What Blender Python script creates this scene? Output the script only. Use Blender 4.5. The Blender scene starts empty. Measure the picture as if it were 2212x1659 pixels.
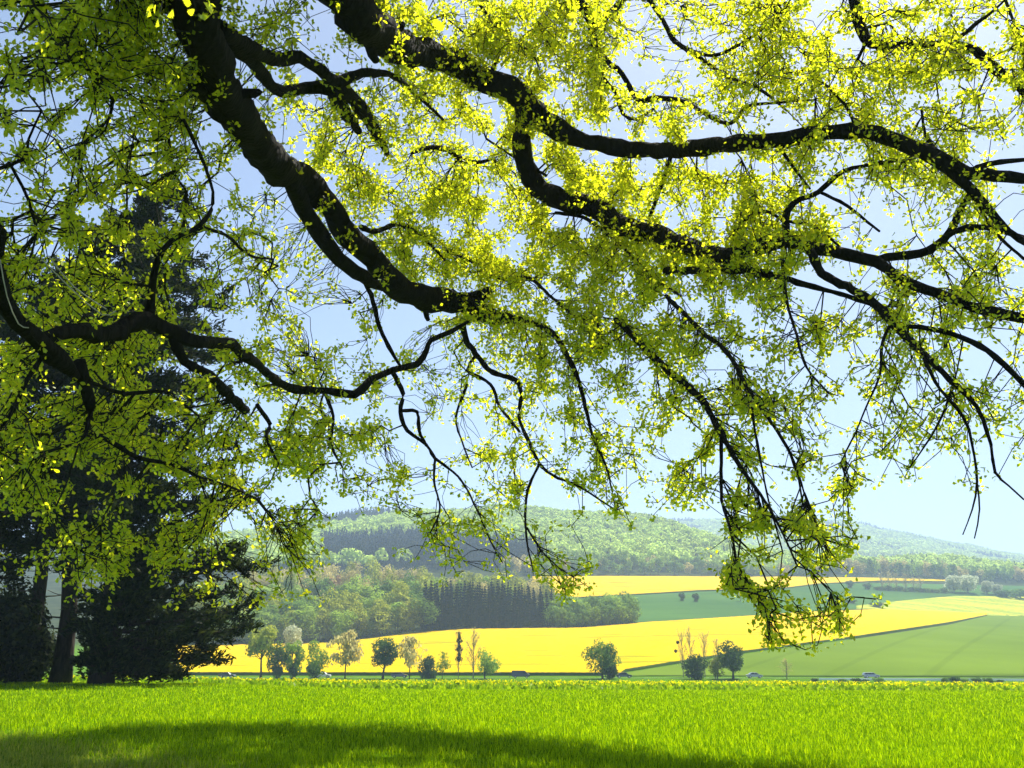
import bpy, math, random
import numpy as np
from mathutils import Vector, kdtree

# ------------------------------------------------------------------ camera, sky, sun, exposure
scene = bpy.context.scene
COL = scene.collection
PITCH = math.radians(15.45)
F, CX, CY = 2140.0, 1106.0, 829.5          # picture measured on a 2212 x 1659 sheet
EYE = 1.6
SUN_AZ, SUN_EL = math.radians(30), math.radians(57)   # to the right of the view, ahead

cam_d = bpy.data.cameras.new("camera")
cam = bpy.data.objects.new("camera", cam_d)
COL.objects.link(cam)
cam.location = (0, 0, EYE)
cam.rotation_euler = (math.pi / 2 + PITCH, 0, 0)
cam_d.sensor_width = 36.0
cam_d.lens = 36.0 * F / 2212.0
cam_d.clip_start, cam_d.clip_end = 0.1, 20000
scene.camera = cam

world = bpy.data.worlds.new("World")
scene.world = world
world.use_nodes = True
wn = world.node_tree
bg = wn.nodes["Background"]
sky = wn.nodes.new("ShaderNodeTexSky")
sky.sky_type = 'NISHITA'
sky.sun_disc = False
sky.sun_elevation = SUN_EL
sky.sun_rotation = SUN_AZ
sky.air_density, sky.dust_density, sky.ozone_density = 0.58, 1.1, 1.6
wn.links.new(sky.outputs[0], bg.inputs[0])
bg.inputs[1].default_value = 0.078

sun_d = bpy.data.lights.new("sun", 'SUN')
sun_d.energy = 5.0
sun_d.angle = math.radians(0.5)
sun_d.color = (1.0, 0.95, 0.86)
sun = bpy.data.objects.new("sun", sun_d)
COL.objects.link(sun)
sdir = Vector((math.sin(SUN_AZ) * math.cos(SUN_EL), math.cos(SUN_AZ) * math.cos(SUN_EL), math.sin(SUN_EL)))
sun.rotation_euler = (-sdir).to_track_quat('-Z', 'Y').to_euler()
sun.location = (40, 40, 60)

scene.view_settings.view_transform = 'Standard'
scene.view_settings.look = 'None'
scene.view_settings.exposure = 1.4
scene.view_settings.gamma = 1.0
cy = scene.cycles
cy.max_bounces, cy.diffuse_bounces, cy.glossy_bounces = 10, 6, 2
cy.transmission_bounces, cy.transparent_max_bounces, cy.volume_bounces = 6, 8, 1
cy.caustics_reflective = cy.caustics_refractive = False

# ------------------------------------------------------------------ helpers
CP, SP = math.cos(PITCH), math.sin(PITCH)

def px(u, v, d):
    """point at sheet position (u, v), d metres along the optical axis (arrays allowed)"""
    a, b = (np.asarray(u) - CX) / F, (CY - np.asarray(v)) / F
    return np.stack([d * a, d * (CP - b * SP), EYE + d * (SP + b * CP)], -1)

def slope(v):
    return np.tan(PITCH + np.arctan((CY - np.asarray(v, float)) / F))

def tcol(u, s):
    return (np.asarray(u, float) - CX) / F * (CP + s * SP)

def tag(o, label=None, cat=None, group=None, kind=None):
    if label: o["label"] = label
    if cat: o["category"] = cat
    if group: o["group"] = group
    if kind: o["kind"] = kind
    return o

def mesh_data(name, V, faces, mats, midx=None, smooth=False, attr=None):
    """faces: list of (n, k) index arrays"""
    me = bpy.data.meshes.new(name)
    V = np.asarray(V, np.float32)
    faces = [np.asarray(f, np.int32) for f in faces if len(f)]
    me.vertices.add(len(V))
    me.vertices.foreach_set("co", V.ravel())
    nl = sum(f.size for f in faces)
    nf = sum(len(f) for f in faces)
    me.loops.add(nl)
    me.loops.foreach_set("vertex_index", np.concatenate([f.ravel() for f in faces]))
    me.polygons.add(nf)
    tot = np.concatenate([np.full(len(f), f.shape[1], np.int32) for f in faces])
    st = np.concatenate([[0], np.cumsum(tot)[:-1]]).astype(np.int32)
    me.polygons.foreach_set("loop_start", st)
    me.polygons.foreach_set("loop_total", tot)
    for m in (mats if isinstance(mats, (list, tuple)) else [mats]):
        me.materials.append(m)
    if midx is not None:
        me.polygons.foreach_set("material_index", np.asarray(midx, np.int32))
    if smooth:
        me.polygons.foreach_set("use_smooth", np.ones(nf, bool))
    if attr:
        for k, a in attr.items():
            at_ = me.attributes.new(k, 'FLOAT', 'POINT')
            at_.data.foreach_set("value", np.asarray(a, np.float32))
    me.update(calc_edges=True)
    return me

def obj(name, me, parent=None, loc=None):
    o = bpy.data.objects.new(name, me)
    COL.objects.link(o)
    if parent is not None: o.parent = parent
    if loc is not None: o.location = loc
    return o

def empty(name, loc):
    o = bpy.data.objects.new(name, None)
    o.empty_display_size = 0.5
    COL.objects.link(o)
    o.location = loc
    return o

class Bag:
    """collects vertices and faces into one mesh"""
    def __init__(s): s.V, s.Fs, s.n = [], {}, 0
    def add(s, V, *faces):
        V = np.asarray(V, float).reshape(-1, 3)
        for f in faces:
            f = np.asarray(f, int)
            s.Fs.setdefault(f.shape[1], []).append(f + s.n)
        s.V.append(V); s.n += len(V)
    def data(s, name, mat, smooth=False):
        return mesh_data(name, np.concatenate(s.V), [np.concatenate(f) for f in s.Fs.values()], mat, smooth=smooth)

def unit(a):
    return a / np.maximum(np.linalg.norm(a, axis=-1, keepdims=True), 1e-9)

def frames(N, rng):
    N = unit(N)
    R = rng.normal(size=N.shape)
    T = unit(R - (R * N).sum(-1, keepdims=True) * N)
    return T, np.cross(N, T), N

def kites(P, N, size, rng, aspect=1.0, axis=None):
    """one kite-shaped face per point; returns V, F"""
    P = np.asarray(P, float); n = len(P)
    T, B, N = frames(N, rng)
    if axis is not None:
        A = unit(np.asarray(axis, float))
        T = A; B = unit(np.cross(N, A))
    s = np.asarray(size, float) * np.ones(n) * rng.uniform(0.7, 1.3, n)
    a = (s * aspect)[:, None]; b = s[:, None]
    k = rng.uniform(-0.35, 0.35, n)[:, None]
    bend = N * (s * rng.uniform(-0.25, 0.25, n))[:, None]
    V = np.stack([P - T * a * .5, P + T * a * k * .5 + B * b * .5 + bend, P + T * a * .5, P + T * a * k * .5 - B * b * .5 + bend], 1)
    return V.reshape(-1, 3), np.arange(n * 4).reshape(n, 4)

def tube(pts, rad, sides=6, cap=True, rng=None, rough=0.0):
    pts = np.asarray(pts, float); n = len(pts)
    rad = np.asarray(rad, float) * np.ones(n)
    T = unit(np.gradient(pts, axis=0))
    ref = np.array([0.0, 0.0, 1.0]) if abs(T[:, 2]).mean() < 0.8 else np.array([1.0, 0, 0])
    A = unit(np.cross(T, ref)); B = np.cross(T, A)
    an = np.linspace(0, 2 * math.pi, sides, endpoint=False)
    r = rad[:, None] * np.ones(sides)
    if rng is not None and rough:
        r = r * (1 + rng.uniform(-rough, rough, (n, sides)))
    V = pts[:, None] + A[:, None] * (np.cos(an) * r)[..., None] + B[:, None] * (np.sin(an) * r)[..., None]
    V = V.reshape(-1, 3)
    i = np.arange(n - 1)[:, None] * sides; j = np.arange(sides)[None]; j2 = (j + 1) % sides
    Q = np.stack([i + j, i + j2, i + sides + j2, i + sides + j], -1).reshape(-1, 4)
    if cap:
        V = np.concatenate([V, pts[:1] - T[:1] * rad[0] * .3, pts[-1:] + T[-1:] * rad[-1] * .6])
        c0, c1 = n * sides, n * sides + 1
        jj = np.arange(sides)
        t0 = np.stack([np.full(sides, c0), (jj + 1) % sides, jj], -1)
        t1 = np.stack([np.full(sides, c1), (n - 1) * sides + jj, (n - 1) * sides + (jj + 1) % sides], -1)
        return V, Q, np.concatenate([t0, t1])
    return V, Q

def catmull(P, step):
    P = np.asarray(P, float)
    if len(P) < 3:
        n = max(2, int(np.linalg.norm(P[-1, :3] - P[0, :3]) / step))
        w = np.linspace(0, 1, n + 1)[:, None]
        return P[0] * (1 - w) + P[-1] * w
    Q = np.concatenate([2 * P[:1] - P[1:2], P, 2 * P[-1:] - P[-2:-1]])
    out = []
    for i in range(len(P) - 1):
        p0, p1, p2, p3 = Q[i:i + 4]
        n = max(2, int(np.linalg.norm(p2[:3] - p1[:3]) / step))
        w = np.linspace(0, 1, n, endpoint=False)[:, None]
        out.append(0.5 * (2 * p1 + (p2 - p0) * w + (2 * p0 - 5 * p1 + 4 * p2 - p3) * w ** 2 + (3 * p1 - p0 - 3 * p2 + p3) * w ** 3))
    return np.concatenate(out + [P[-1:]])

# ------------------------------------------------------------------ materials
class NT:
    def __init__(s, name):
        s.m = bpy.data.materials.new(name); s.m.use_nodes = True
        s.t = s.m.node_tree; s.t.nodes.clear()
        s.out = s.t.nodes.new("ShaderNodeOutputMaterial")
    def n(s, typ, **kw):
        nd = s.t.nodes.new("ShaderNode" + typ)
        for k, v in kw.items():
            if k.startswith("i_"):
                key = k[2:]; key = int(key) if key.isdigit() else key.replace("_", " ")
                nd.inputs[key].default_value = v
            else: setattr(nd, k, v)
        return nd
    def l(s, a, b): s.t.links.new(a, b)
    def ramp(s, fac, stops):
        r = s.n("ValToRGB"); e = r.color_ramp.elements
        while len(e) < len(stops): e.new(0.5)
        for x, (p, c) in zip(e, stops):
            x.position = p; x.color = (*c, 1)
        s.l(fac, r.inputs[0]); return r.outputs[0]
    def noise(s, scale, detail=3, coord=None, rough=0.55, dist=0.0):
        nd = s.n("TexNoise", i_Scale=scale, i_Detail=detail, i_Roughness=rough, i_Distortion=dist)
        if coord is None:
            coord = s.n("TexCoord").outputs["Object"]
        s.l(coord, nd.inputs["Vector"]); return nd.outputs["Fac"]
    def mapped(s, scale, rot=(0, 0, 0)):
        mp = s.n("Mapping"); mp.inputs["Scale"].default_value = scale; mp.inputs["Rotation"].default_value = rot
        s.l(s.n("TexCoord").outputs["Object"], mp.inputs[0]); return mp.outputs[0]
    def mix(s, fac, a, b, mode='MIX'):
        m = s.n("MixRGB", blend_type=mode)
        for i, x in ((0, fac), (1, a), (2, b)):
            if isinstance(x, tuple): m.inputs[i].default_value = (*x, 1)
            elif isinstance(x, (int, float)): m.inputs[i].default_value = x
            else: s.l(x, m.inputs[i])
        return m.outputs[0]
    def surf(s, sh): s.l(sh, s.out.inputs["Surface"]); return s.m

def mat_leaf(name, stops, trans_stops, tmix=0.5, gloss=0.03, tone=False, objrand=False):
    k = NT(name)
    rnd = k.n("NewGeometry").outputs["Random Per Island"]
    if tone:
        a = k.n("Attribute", attribute_name="tone")
        mm = k.n("Math", operation='MULTIPLY_ADD'); k.l(rnd, mm.inputs[0]); mm.inputs[1].default_value = 0.3
        k.l(a.outputs["Fac"], mm.inputs[2]); rnd = mm.outputs[0]
    if objrand:
        a = k.n("ObjectInfo").outputs["Random"]
        m1 = k.n("Math", operation='MULTIPLY'); k.l(a, m1.inputs[0]); m1.inputs[1].default_value = 0.65
        mm = k.n("Math", operation='MULTIPLY_ADD'); k.l(rnd, mm.inputs[0]); mm.inputs[1].default_value = 0.35
        k.l(m1.outputs[0], mm.inputs[2]); rnd = mm.outputs[0]
    c1, c2 = k.ramp(rnd, stops), k.ramp(rnd, trans_stops)
    d = k.n("BsdfDiffuse"); k.l(c1, d.inputs[0])
    t = k.n("BsdfTranslucent"); k.l(c2, t.inputs[0])
    mx = k.n("MixShader"); mx.inputs[0].default_value = tmix
    k.l(d.outputs[0], mx.inputs[1]); k.l(t.outputs[0], mx.inputs[2])
    g = k.n("BsdfGlossy"); g.inputs["Roughness"].default_value = 0.45
    m2 = k.n("MixShader"); m2.inputs[0].default_value = gloss
    k.l(mx.outputs[0], m2.inputs[1]); k.l(g.outputs[0], m2.inputs[2])
    return k.surf(m2.outputs[0])

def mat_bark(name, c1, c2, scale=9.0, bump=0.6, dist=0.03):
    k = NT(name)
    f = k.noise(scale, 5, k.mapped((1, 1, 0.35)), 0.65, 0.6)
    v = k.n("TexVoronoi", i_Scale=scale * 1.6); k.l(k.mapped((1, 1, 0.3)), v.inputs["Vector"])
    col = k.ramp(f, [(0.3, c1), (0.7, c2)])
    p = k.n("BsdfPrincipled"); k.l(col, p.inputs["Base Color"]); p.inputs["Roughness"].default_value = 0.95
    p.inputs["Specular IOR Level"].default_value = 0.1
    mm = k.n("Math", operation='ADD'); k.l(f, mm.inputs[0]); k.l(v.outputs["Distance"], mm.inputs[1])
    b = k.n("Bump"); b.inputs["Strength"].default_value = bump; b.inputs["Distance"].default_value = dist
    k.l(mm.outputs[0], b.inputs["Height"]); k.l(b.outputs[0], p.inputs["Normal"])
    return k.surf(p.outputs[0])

def mat_plain(name, c, rough=0.5, metal=0.0, coat=0.0, var=0.15, scale=3.0):
    k = NT(name)
    f = k.noise(scale, 4)
    col = k.ramp(f, [(0.3, tuple(x * (1 - var) for x in c)), (0.7, tuple(min(1, x * (1 + var)) for x in c))])
    p = k.n("BsdfPrincipled"); k.l(col, p.inputs["Base Color"])
    p.inputs["Roughness"].default_value = rough; p.inputs["Metallic"].default_value = metal
    p.inputs["Coat Weight"].default_value = coat
    return k.surf(p.outputs[0])

G = (0.0, 0.5, 1.0)
def tri(a, b, c): return [(0.0, a), (0.5, b), (1.0, c)]

M_OAKLEAF = mat_leaf("oak_leaf", tri((.12, .17, .010), (.24, .26, .012), (.36, .33, .018)),
                     tri((.44, .56, .010), (.76, .80, .012), (.95, .92, .03)), 0.8, 0.03)
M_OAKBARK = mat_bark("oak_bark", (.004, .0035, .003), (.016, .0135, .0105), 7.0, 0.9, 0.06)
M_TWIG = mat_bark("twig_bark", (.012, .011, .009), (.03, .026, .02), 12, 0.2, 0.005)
M_PALETWIG = mat_bark("dead_twig_bark", (.22, .2, .15), (.4, .36, .28), 12, 0.2, 0.005)
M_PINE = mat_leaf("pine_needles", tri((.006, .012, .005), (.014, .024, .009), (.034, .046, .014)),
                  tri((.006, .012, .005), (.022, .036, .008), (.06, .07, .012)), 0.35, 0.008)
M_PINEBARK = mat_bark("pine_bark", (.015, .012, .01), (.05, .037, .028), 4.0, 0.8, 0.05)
M_BARK = mat_bark("tree_bark", (.035, .03, .022), (.09, .075, .055), 3.0, 0.3, 0.03)
M_PALEBARK = mat_bark("pale_bark", (.2, .17, .12), (.36, .31, .22), 3.0, 0.3, 0.03)
M_GRASS = mat_leaf("wheat_blade", tri((.035, .09, .002), (.14, .255, .002), (.27, .38, .003)),
                   tri((.08, .2, .001), (.34, .53, .001), (.57, .73, .002)), 0.55, 0.005)
M_DRYGRASS = mat_leaf("dry_grass_blade", tri((.12, .18, .012), (.22, .28, .018), (.36, .36, .05)),
                      tri((.2, .28, .012), (.36, .42, .02), (.52, .5, .05)), 0.45, 0.03)
M_RAPEFLOWER = mat_leaf("rape_flower", tri((.7, .62, .01), (.82, .72, .01), (.9, .8, .01)),
                        tri((.7, .62, .01), (.85, .75, .01), (.92, .82, .01)), 0.45, 0.0)
M_WEED = mat_leaf("weed_leaf", tri((.08, .17, .006), (.15, .26, .008), (.25, .36, .01)),
                  tri((.16, .32, .005), (.32, .5, .006), (.48, .62, .01)), 0.45, 0.02)
def crown_mat(name, c, tr=0.42, objrand=True, tone=False, spread=0.35):
    a = tuple(x * (1 - spread) for x in c); b = c; d = tuple(x * (1 + spread) for x in c)
    return mat_leaf(name, tri(a, b, d), tri(*[tuple(min(.95, y * 1.5) for y in x) for x in (a, b, d)]), tr, 0.0, tone, objrand)
M_LIGHTGREEN = crown_mat("crown_fresh_green", (.22, .32, .04))
M_MIDGREEN = crown_mat("crown_mid_green", (.12, .20, .035))
M_DARKGREEN = crown_mat("crown_dark_green", (.06, .105, .028))
M_TAN = crown_mat("crown_budding_tan", (.38, .33, .12))
M_YELLOWGREEN = crown_mat("crown_yellow_green", (.27, .30, .035))
M_RUST = crown_mat("crown_rust_buds", (.24, .15, .08))
M_SPRUCE = crown_mat("spruce_needles", (.012, .024, .017), 0.15)
M_BLOSSOM = crown_mat("white_blossom", (.42, .45, .30), 0.4, spread=.35)
M_HILLBEECH = crown_mat("hill_beech", (.31, .41, .08), 0.5, False, True, 0.4)
M_HILLSPRUCE = crown_mat("hill_spruce", (.014, .024, .02), 0.1, False, True, 0.4)

def mat_ground():
    k = NT("meadow_ground")
    n1 = k.noise(0.35, 6); n2 = k.noise(9.0, 4)
    c = k.ramp(n1, [(0.3, (.06, .14, .002)), (0.5, (.09, .19, .003)), (0.75, (.13, .24, .004))])
    c2 = k.ramp(n2, [(0.35, (.45, .5, .45)), (0.65, (1.0, 1.0, 1.0))])
    c = k.mix(1.0, c, c2, 'MULTIPLY')
    sx = k.n("SeparateXYZ"); k.l(k.n("TexCoord").outputs["Object"], sx.inputs[0])
    mr = k.n("MapRange"); mr.inputs[1].default_value = 440; mr.inputs[2].default_value = 470
    k.l(sx.outputs[1], mr.inputs[0])
    c = k.mix(mr.outputs[0], c, k.ramp(k.noise(0.05, 4), [(0.35, (.02, .03, .012)), (0.7, (.05, .06, .02))]))
    p = k.n("BsdfPrincipled"); k.l(c, p.inputs["Base Color"]); p.inputs["Roughness"].default_value = 1.0
    p.inputs["Specular IOR Level"].default_value = 0.0
    b = k.n("Bump"); b.inputs["Strength"].default_value = 0.6; b.inputs["Distance"].default_value = 0.15
    k.l(n2, b.inputs["Height"]); k.l(b.outputs[0], p.inputs["Normal"])
    return k.surf(p.outputs[0])

def mat_field(name, lo, mid, hi, streak=None, scale=0.05, mapscale=(1, 1, 1), fine=1.2, bump=0.5, rot=0.0, streak_th=(.555, .63), tracks=0.0):
    k = NT(name)
    n1 = k.noise(scale, 5, k.mapped(mapscale, (0, 0, rot))); n2 = k.noise(fine, 4)
    c = k.ramp(n1, [(0.3, lo), (0.5, mid), (0.72, hi)])
    c = k.mix(0.35, c, k.ramp(n2, [(0.3, lo), (0.6, hi)]))
    if streak:
        s = k.noise(0.05, 3, k.mapped((0.35, 2.6, 1), (0, 0, rot)), 0.6)
        f = k.ramp(s, [(streak_th[0], (0, 0, 0)), (streak_th[1], (1, 1, 1))])
        c = k.mix(f, c, streak)
    if tracks:
        w = k.n("TexWave", wave_type='BANDS', bands_direction='X', i_Scale=0.012, i_Distortion=1.2, i_Detail=1.0); w.inputs["Detail Scale"].default_value = 0.15
        k.l(k.mapped((1, 1, 1), (0, 0, tracks)), w.inputs["Vector"])
        c = k.mix(k.ramp(w.outputs["Fac"], [(.965, (0, 0, 0)), (.99, (.5, .5, .5))]), c, tuple(x * .6 for x in lo))
        c = k.mix(0.5, c, k.ramp(k.noise(0.009, 5), [(.35, tuple(x * .82 for x in lo)), (.65, tuple(x * 1.12 for x in hi))]))
    p = k.n("BsdfPrincipled"); k.l(c, p.inputs["Base Color"]); p.inputs["Roughness"].default_value = 1.0
    p.inputs["Specular IOR Level"].default_value = 0.0
    b = k.n("Bump"); b.inputs["Strength"].default_value = bump; b.inputs["Distance"].default_value = 0.5
    k.l(n2, b.inputs["Height"]); k.l(b.outputs[0], p.inputs["Normal"])
    return k.surf(p.outputs[0])

M_GROUND = mat_ground()
M_RAPE = mat_field("rape_canopy", (.46, .300, .001), (.53, .350, .001), (.61, .405, .001), (.26, .24, .003), fine=0.9, bump=0.35)
M_RAPESIDE = mat_field("rape_stems", (.03, .06, .008), (.05, .085, .01), (.08, .12, .012), fine=2.0)
M_WHEATNEAR = mat_field("young_wheat", (.080, .132, .010), (.098, .154, .013), (.116, .176, .016), scale=0.02, mapscale=(1, .4, 1), fine=0.8, bump=0.2, tracks=0.5)
M_WHEATFAR = mat_field("far_wheat", (.038, .097, .026), (.046, .11, .028), (.06, .125, .028), scale=0.02, mapscale=(.5, 1.6, 1), fine=0.3, bump=0.2, tracks=1.1)
M_STRIPE = mat_field("thin_rape", (.10, .22, .04), (.22, .28, .035), (.6, .5, .03), scale=0.06, mapscale=(.18, 1.6, 1), fine=0.3, bump=0.2, rot=-0.25)
M_ROAD = mat_plain("asphalt", (.09, .09, .092), 0.8, scale=1.0)

# ------------------------------------------------------------------ terrain
T = np.linspace(-0.8, 0.8, 641)
ROWS = []
def row(Yk, vk=None, zk=None):
    """Yk: number or {u: Y}; vk: {u: v} of the ground there, or zk: {u: z}"""
    if vk is not None:
        u = np.array(sorted(vk)); s = slope([vk[a] for a in u]); t = tcol(u, s)
        S = np.interp(T, t, s)
        S = np.convolve(np.pad(S, 6, mode='edge'), np.ones(13) / 13, 'valid')
    if isinstance(Yk, dict):
        uu = np.array(sorted(Yk)); Yv = np.interp(T, tcol(uu, 0.05), [Yk[a] for a in uu])
    else: Yv = np.full(len(T), float(Yk))
    if vk is not None: Z = EYE + Yv * S
    else:
        uu = np.array(sorted(zk)); Z = np.interp(T, tcol(uu, 0.0), [zk[a] for a in uu])
    ROWS.append((Yv, Z))
row(-9000, zk={0: 0}); row(5, zk={0: 0}); row(13, zk={0: .22, 1100: .18, 2212: .05}); row(32, zk={0: .30, 1100: .14, 2212: 0})
row(48, zk={0: .40, 450: .36, 800: .05, 1100: 0.0, 2212: 0.0})
row(60, zk={0: .34, 450: .16, 800: -.16, 1100: -.2, 2212: -.28})
row(94, zk={0: -.85, 1100: -1.02, 1700: -1.08, 2212: -1.2}); row(270, vk={0: 1468, 1450: 1469, 1800: 1475, 2212: 1477}); row(278, vk={0: 1465, 2212: 1466})
row(290, vk={0: 1464.5, 2212: 1465.5}); row(300, vk={0: 1459, 1400: 1461, 2212: 1464})
row({0: 440, 400: 450, 700: 480, 1000: 500, 1250: 530, 1400: 560, 1600: 620, 1900: 780, 2130: 860, 2300: 900},
    {0: 1402, 400: 1399, 650: 1394, 730: 1391, 880: 1371, 1000: 1362, 1250: 1359, 1400: 1347, 1560: 1337, 1750: 1324, 1900: 1317, 2130: 1328, 2300: 1334})
row({0: 600, 1000: 680, 1250: 760, 1600: 850, 1900: 980, 2300: 1030},
    {0: 1330, 700: 1310, 1000: 1300, 1240: 1293, 1350: 1287, 1500: 1278, 1700: 1271, 1900: 1277, 2300: 1284})
row({0: 800, 1000: 900, 1300: 980, 1600: 1050, 1900: 1150, 2300: 1220},
    {0: 1270, 700: 1250, 1100: 1246, 1300: 1245, 1700: 1246, 1900: 1249, 2300: 1258})
row({0: 1500, 1000: 1550, 1600: 1400, 2300: 1400},
    {0: 1190, 400: 1180, 560: 1168, 650: 1152, 700: 1143, 800: 1131, 900: 1121, 1050: 1114, 1200: 1124, 1300: 1134, 1400: 1146, 1500: 1164, 1560: 1190, 1620: 1212, 1700: 1220, 1900: 1232, 2300: 1246})
row(2700, {0: 1205, 1000: 1150, 1500: 1195, 1600: 1198, 1900: 1205, 2300: 1238})
row(4000, {0: 1160, 1300: 1150, 1420: 1134, 1560: 1126, 1700: 1120, 1800: 1130, 1870: 1141, 1960: 1160, 2080: 1185, 2300: 1225})
row(5000, zk={0: 200, 2212: 200}); row(9000, zk={0: 40})
RY = np.array([r[0] for r in ROWS]); RZ = np.array([r[1] for r in ROWS])

def ground(x, y):
    x, y = np.broadcast_arrays(np.asarray(x, float), np.asarray(y, float))
    sh = x.shape; x = x.ravel(); y = y.ravel()
    ys = np.maximum(y, 1.0)
    t = np.clip(x / ys, T[0], T[-1])
    fi = (t - T[0]) / (T[1] - T[0]); i0 = np.clip(fi.astype(int), 0, len(T) - 2); w = fi - i0
    Yc = RY[:, i0] * (1 - w) + RY[:, i0 + 1] * w; Zc = RZ[:, i0] * (1 - w) + RZ[:, i0 + 1] * w
    z = Zc[0].copy()
    for k in range(len(RY) - 1):
        m = (ys >= Yc[k]) & (ys < Yc[k + 1])
        q = (ys[m] - Yc[k][m]) / (Yc[k + 1][m] - Yc[k][m])
        z[m] = Zc[k][m] * (1 - q) + Zc[k + 1][m] * q
    a = np.clip((ys - 1000) / 400, 0, 1) * np.clip((4700 - ys) / 500, 0, 1)
    z = z + a * (3.5 * np.sin(x / 61 + ys / 83) + 3 * np.sin(x / 37 - ys / 49 + 1.3))
    return z.reshape(sh)

def hit(u, v, y0=250.0, y1=4000.0):
    """where the sight line through (u, v) meets the terrain: t, y"""
    u = np.atleast_1d(np.asarray(u, float)); v = np.broadcast_to(np.asarray(v, float), u.shape)
    ys = np.geomspace(y0, y1, 2500)
    ts, out = [], []
    for a, b in zip(u, v):
        s = float(slope(b)); t = float(tcol(a, s))
        g = ground(t * ys, ys) - (EYE + s * ys)
        k = np.argmax(g > 0) if (g > 0).any() else int(np.argmax(g))
        out.append(ys[k]); ts.append(t)
    return np.array(ts), np.array(out)

def spot(u, Y):
    """ground point in picture column u at distance Y"""
    t = float(tcol(u, 0.0)); z = 0
    for _ in range(4):
        z = float(ground(t * Y, Y)); t = float(tcol(u, (z - EYE) / Y))
    return Vector((t * Y, Y, float(ground(t * Y, Y))))

def build_terrain():
    az = np.concatenate([np.linspace(-180, -40, 48)[:-1], np.arange(-40, 40.01, 0.35), np.linspace(40, 180, 48)[1:]])
    az = np.radians(az)
    r = np.concatenate([[0.5, 2, 5, 8], np.geomspace(10, 5200, 520)])
    R, A = np.meshgrid(r, az, indexing='ij')
    X, Y = R * np.sin(A), R * np.cos(A)
    Z = ground(X, Y)
    Z = np.where(Y < 2, 0.0, Z)
    V = np.stack([X, Y, Z], -1).reshape(-1, 3)
    n, m = len(r), len(az)
    i = np.arange(n - 1)[:, None] * m; j = np.arange(m - 1)[None]
    Q = np.stack([i + j, i + m + j, i + m + j + 1, i + j + 1], -1).reshape(-1, 4)[:, ::-1]
    o = obj("ground", mesh_data("ground", V, [Q], M_GROUND, smooth=True))
    tag(o, "green rolling ground of the valley and wooded hills", "ground", kind="structure")
build_terrain()

def sheet(name, us, vtop, vbot, lift, mats, label, cat, kind, step=8, rows=28, rough=0.0, seed=0):
    """a crop or field draped on the terrain between two traced edges, with real height and sides"""
    rng = np.random.default_rng(seed)
    uu = np.arange(us[0], us[1] + .1, step)
    def cur(c): return np.interp(uu, [a for a, b in c], [b for a, b in c])
    t1, y1 = hit(uu, cur(vtop)); t0, y0 = hit(uu, cur(vbot))
    w = np.linspace(0, 1, rows)[None] ** 1.2
    Y = y0[:, None] * (1 - w) + y1[:, None] * w; Tt = t0[:, None] * (1 - w) + t1[:, None] * w
    Z = ground(Tt * Y, Y) + lift + rng.uniform(-rough, rough, Y.shape)
    n, m = Y.shape
    V = np.stack([Tt * Y, Y, Z], -1).reshape(-1, 3)
    idx = np.arange(n * m).reshape(n, m)
    Q = np.stack([idx[:-1, :-1], idx[1:, :-1], idx[1:, 1:], idx[:-1, 1:]], -1).reshape(-1, 4)
    ring = np.concatenate([idx[:, 0], idx[-1, 1:], idx[::-1, -1][1:], idx[0, ::-1][1:-1]])
    low = V[ring].copy(); low[:, 2] -= lift + 0.4
    k = len(ring); a = np.arange(k); b = (a + 1) % k
    S = np.stack([ring[a], n * m + a, n * m + b, ring[b]], -1)
    me = mesh_data(name, np.concatenate([V, low]), [Q, S], mats, np.concatenate([np.zeros(len(Q), int), np.ones(len(S), int)]), True)
    return tag(obj(name, me), label, cat, kind=kind)

sheet("rapeseed_crop", (380, 2134), [(380, 1397), (650, 1394), (730, 1391), (880, 1371), (1000, 1362), (1250, 1359), (1400, 1347), (1560, 1337), (1750, 1324), (1900, 1318), (2134, 1327)],
      [(380, 1459), (1340, 1460), (1350, 1452), (1600, 1412), (1850, 1378), (2050, 1347), (2134, 1330)], 0.9, [M_RAPE, M_RAPESIDE],
      "large bright yellow rapeseed crop rising behind the road to the wood", "rapeseed crop", "stuff", 6, 30, 0.06, 1)
sheet("wheat_field", (1300, 2290), [(1300, 1460), (1352, 1455), (1600, 1415), (1850, 1381), (2050, 1350), (2134, 1330), (2290, 1331)],
      [(1300, 1462), (1400, 1461), (2290, 1464)], 0.25, [M_WHEATNEAR, M_WHEATNEAR],
      "plain light green wheat field on the slope beyond the road", "field", "structure", 8, 24, 0.0, 2)
sheet("meadow_field", (1180, 2290), [(1180, 1300), (1240, 1294), (1350, 1288), (1500, 1279), (1700, 1272), (1780, 1262), (1900, 1260), (2290, 1268)],
      [(1180, 1352), (1400, 1345), (1560, 1335), (1750, 1322), (1860, 1316), (1900, 1304), (2050, 1288), (2290, 1290)], 0.25, [M_WHEATFAR, M_WHEATFAR],
      "bluish green field between the two yellow rapeseed crops", "field", "structure", 8, 20, 0.0, 3)
sheet("striped_field", (1850, 2290), [(1850, 1309), (1960, 1297), (2060, 1288), (2290, 1291)],
      [(1850, 1316), (1900, 1316), (2134, 1330), (2290, 1335)], 0.3, [M_STRIPE, M_STRIPE],
      "pale field striped with thin yellow rapeseed rows", "field", "structure", 8, 16, 0.0, 4)
sheet("rapeseed_crop", (1150, 2060), [(1150, 1247), (1300, 1246), (1700, 1247), (1900, 1250), (2060, 1254)],
      [(1150, 1275), (1210, 1285), (1240, 1293), (1350, 1287), (1500, 1278), (1700, 1271), (1770, 1262), (1900, 1256), (2060, 1257)], 0.9, [M_RAPE, M_RAPESIDE],
      "far yellow rapeseed crop lying under the wooded hill", "rapeseed crop", "stuff", 8, 18, 0.06, 5)

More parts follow.
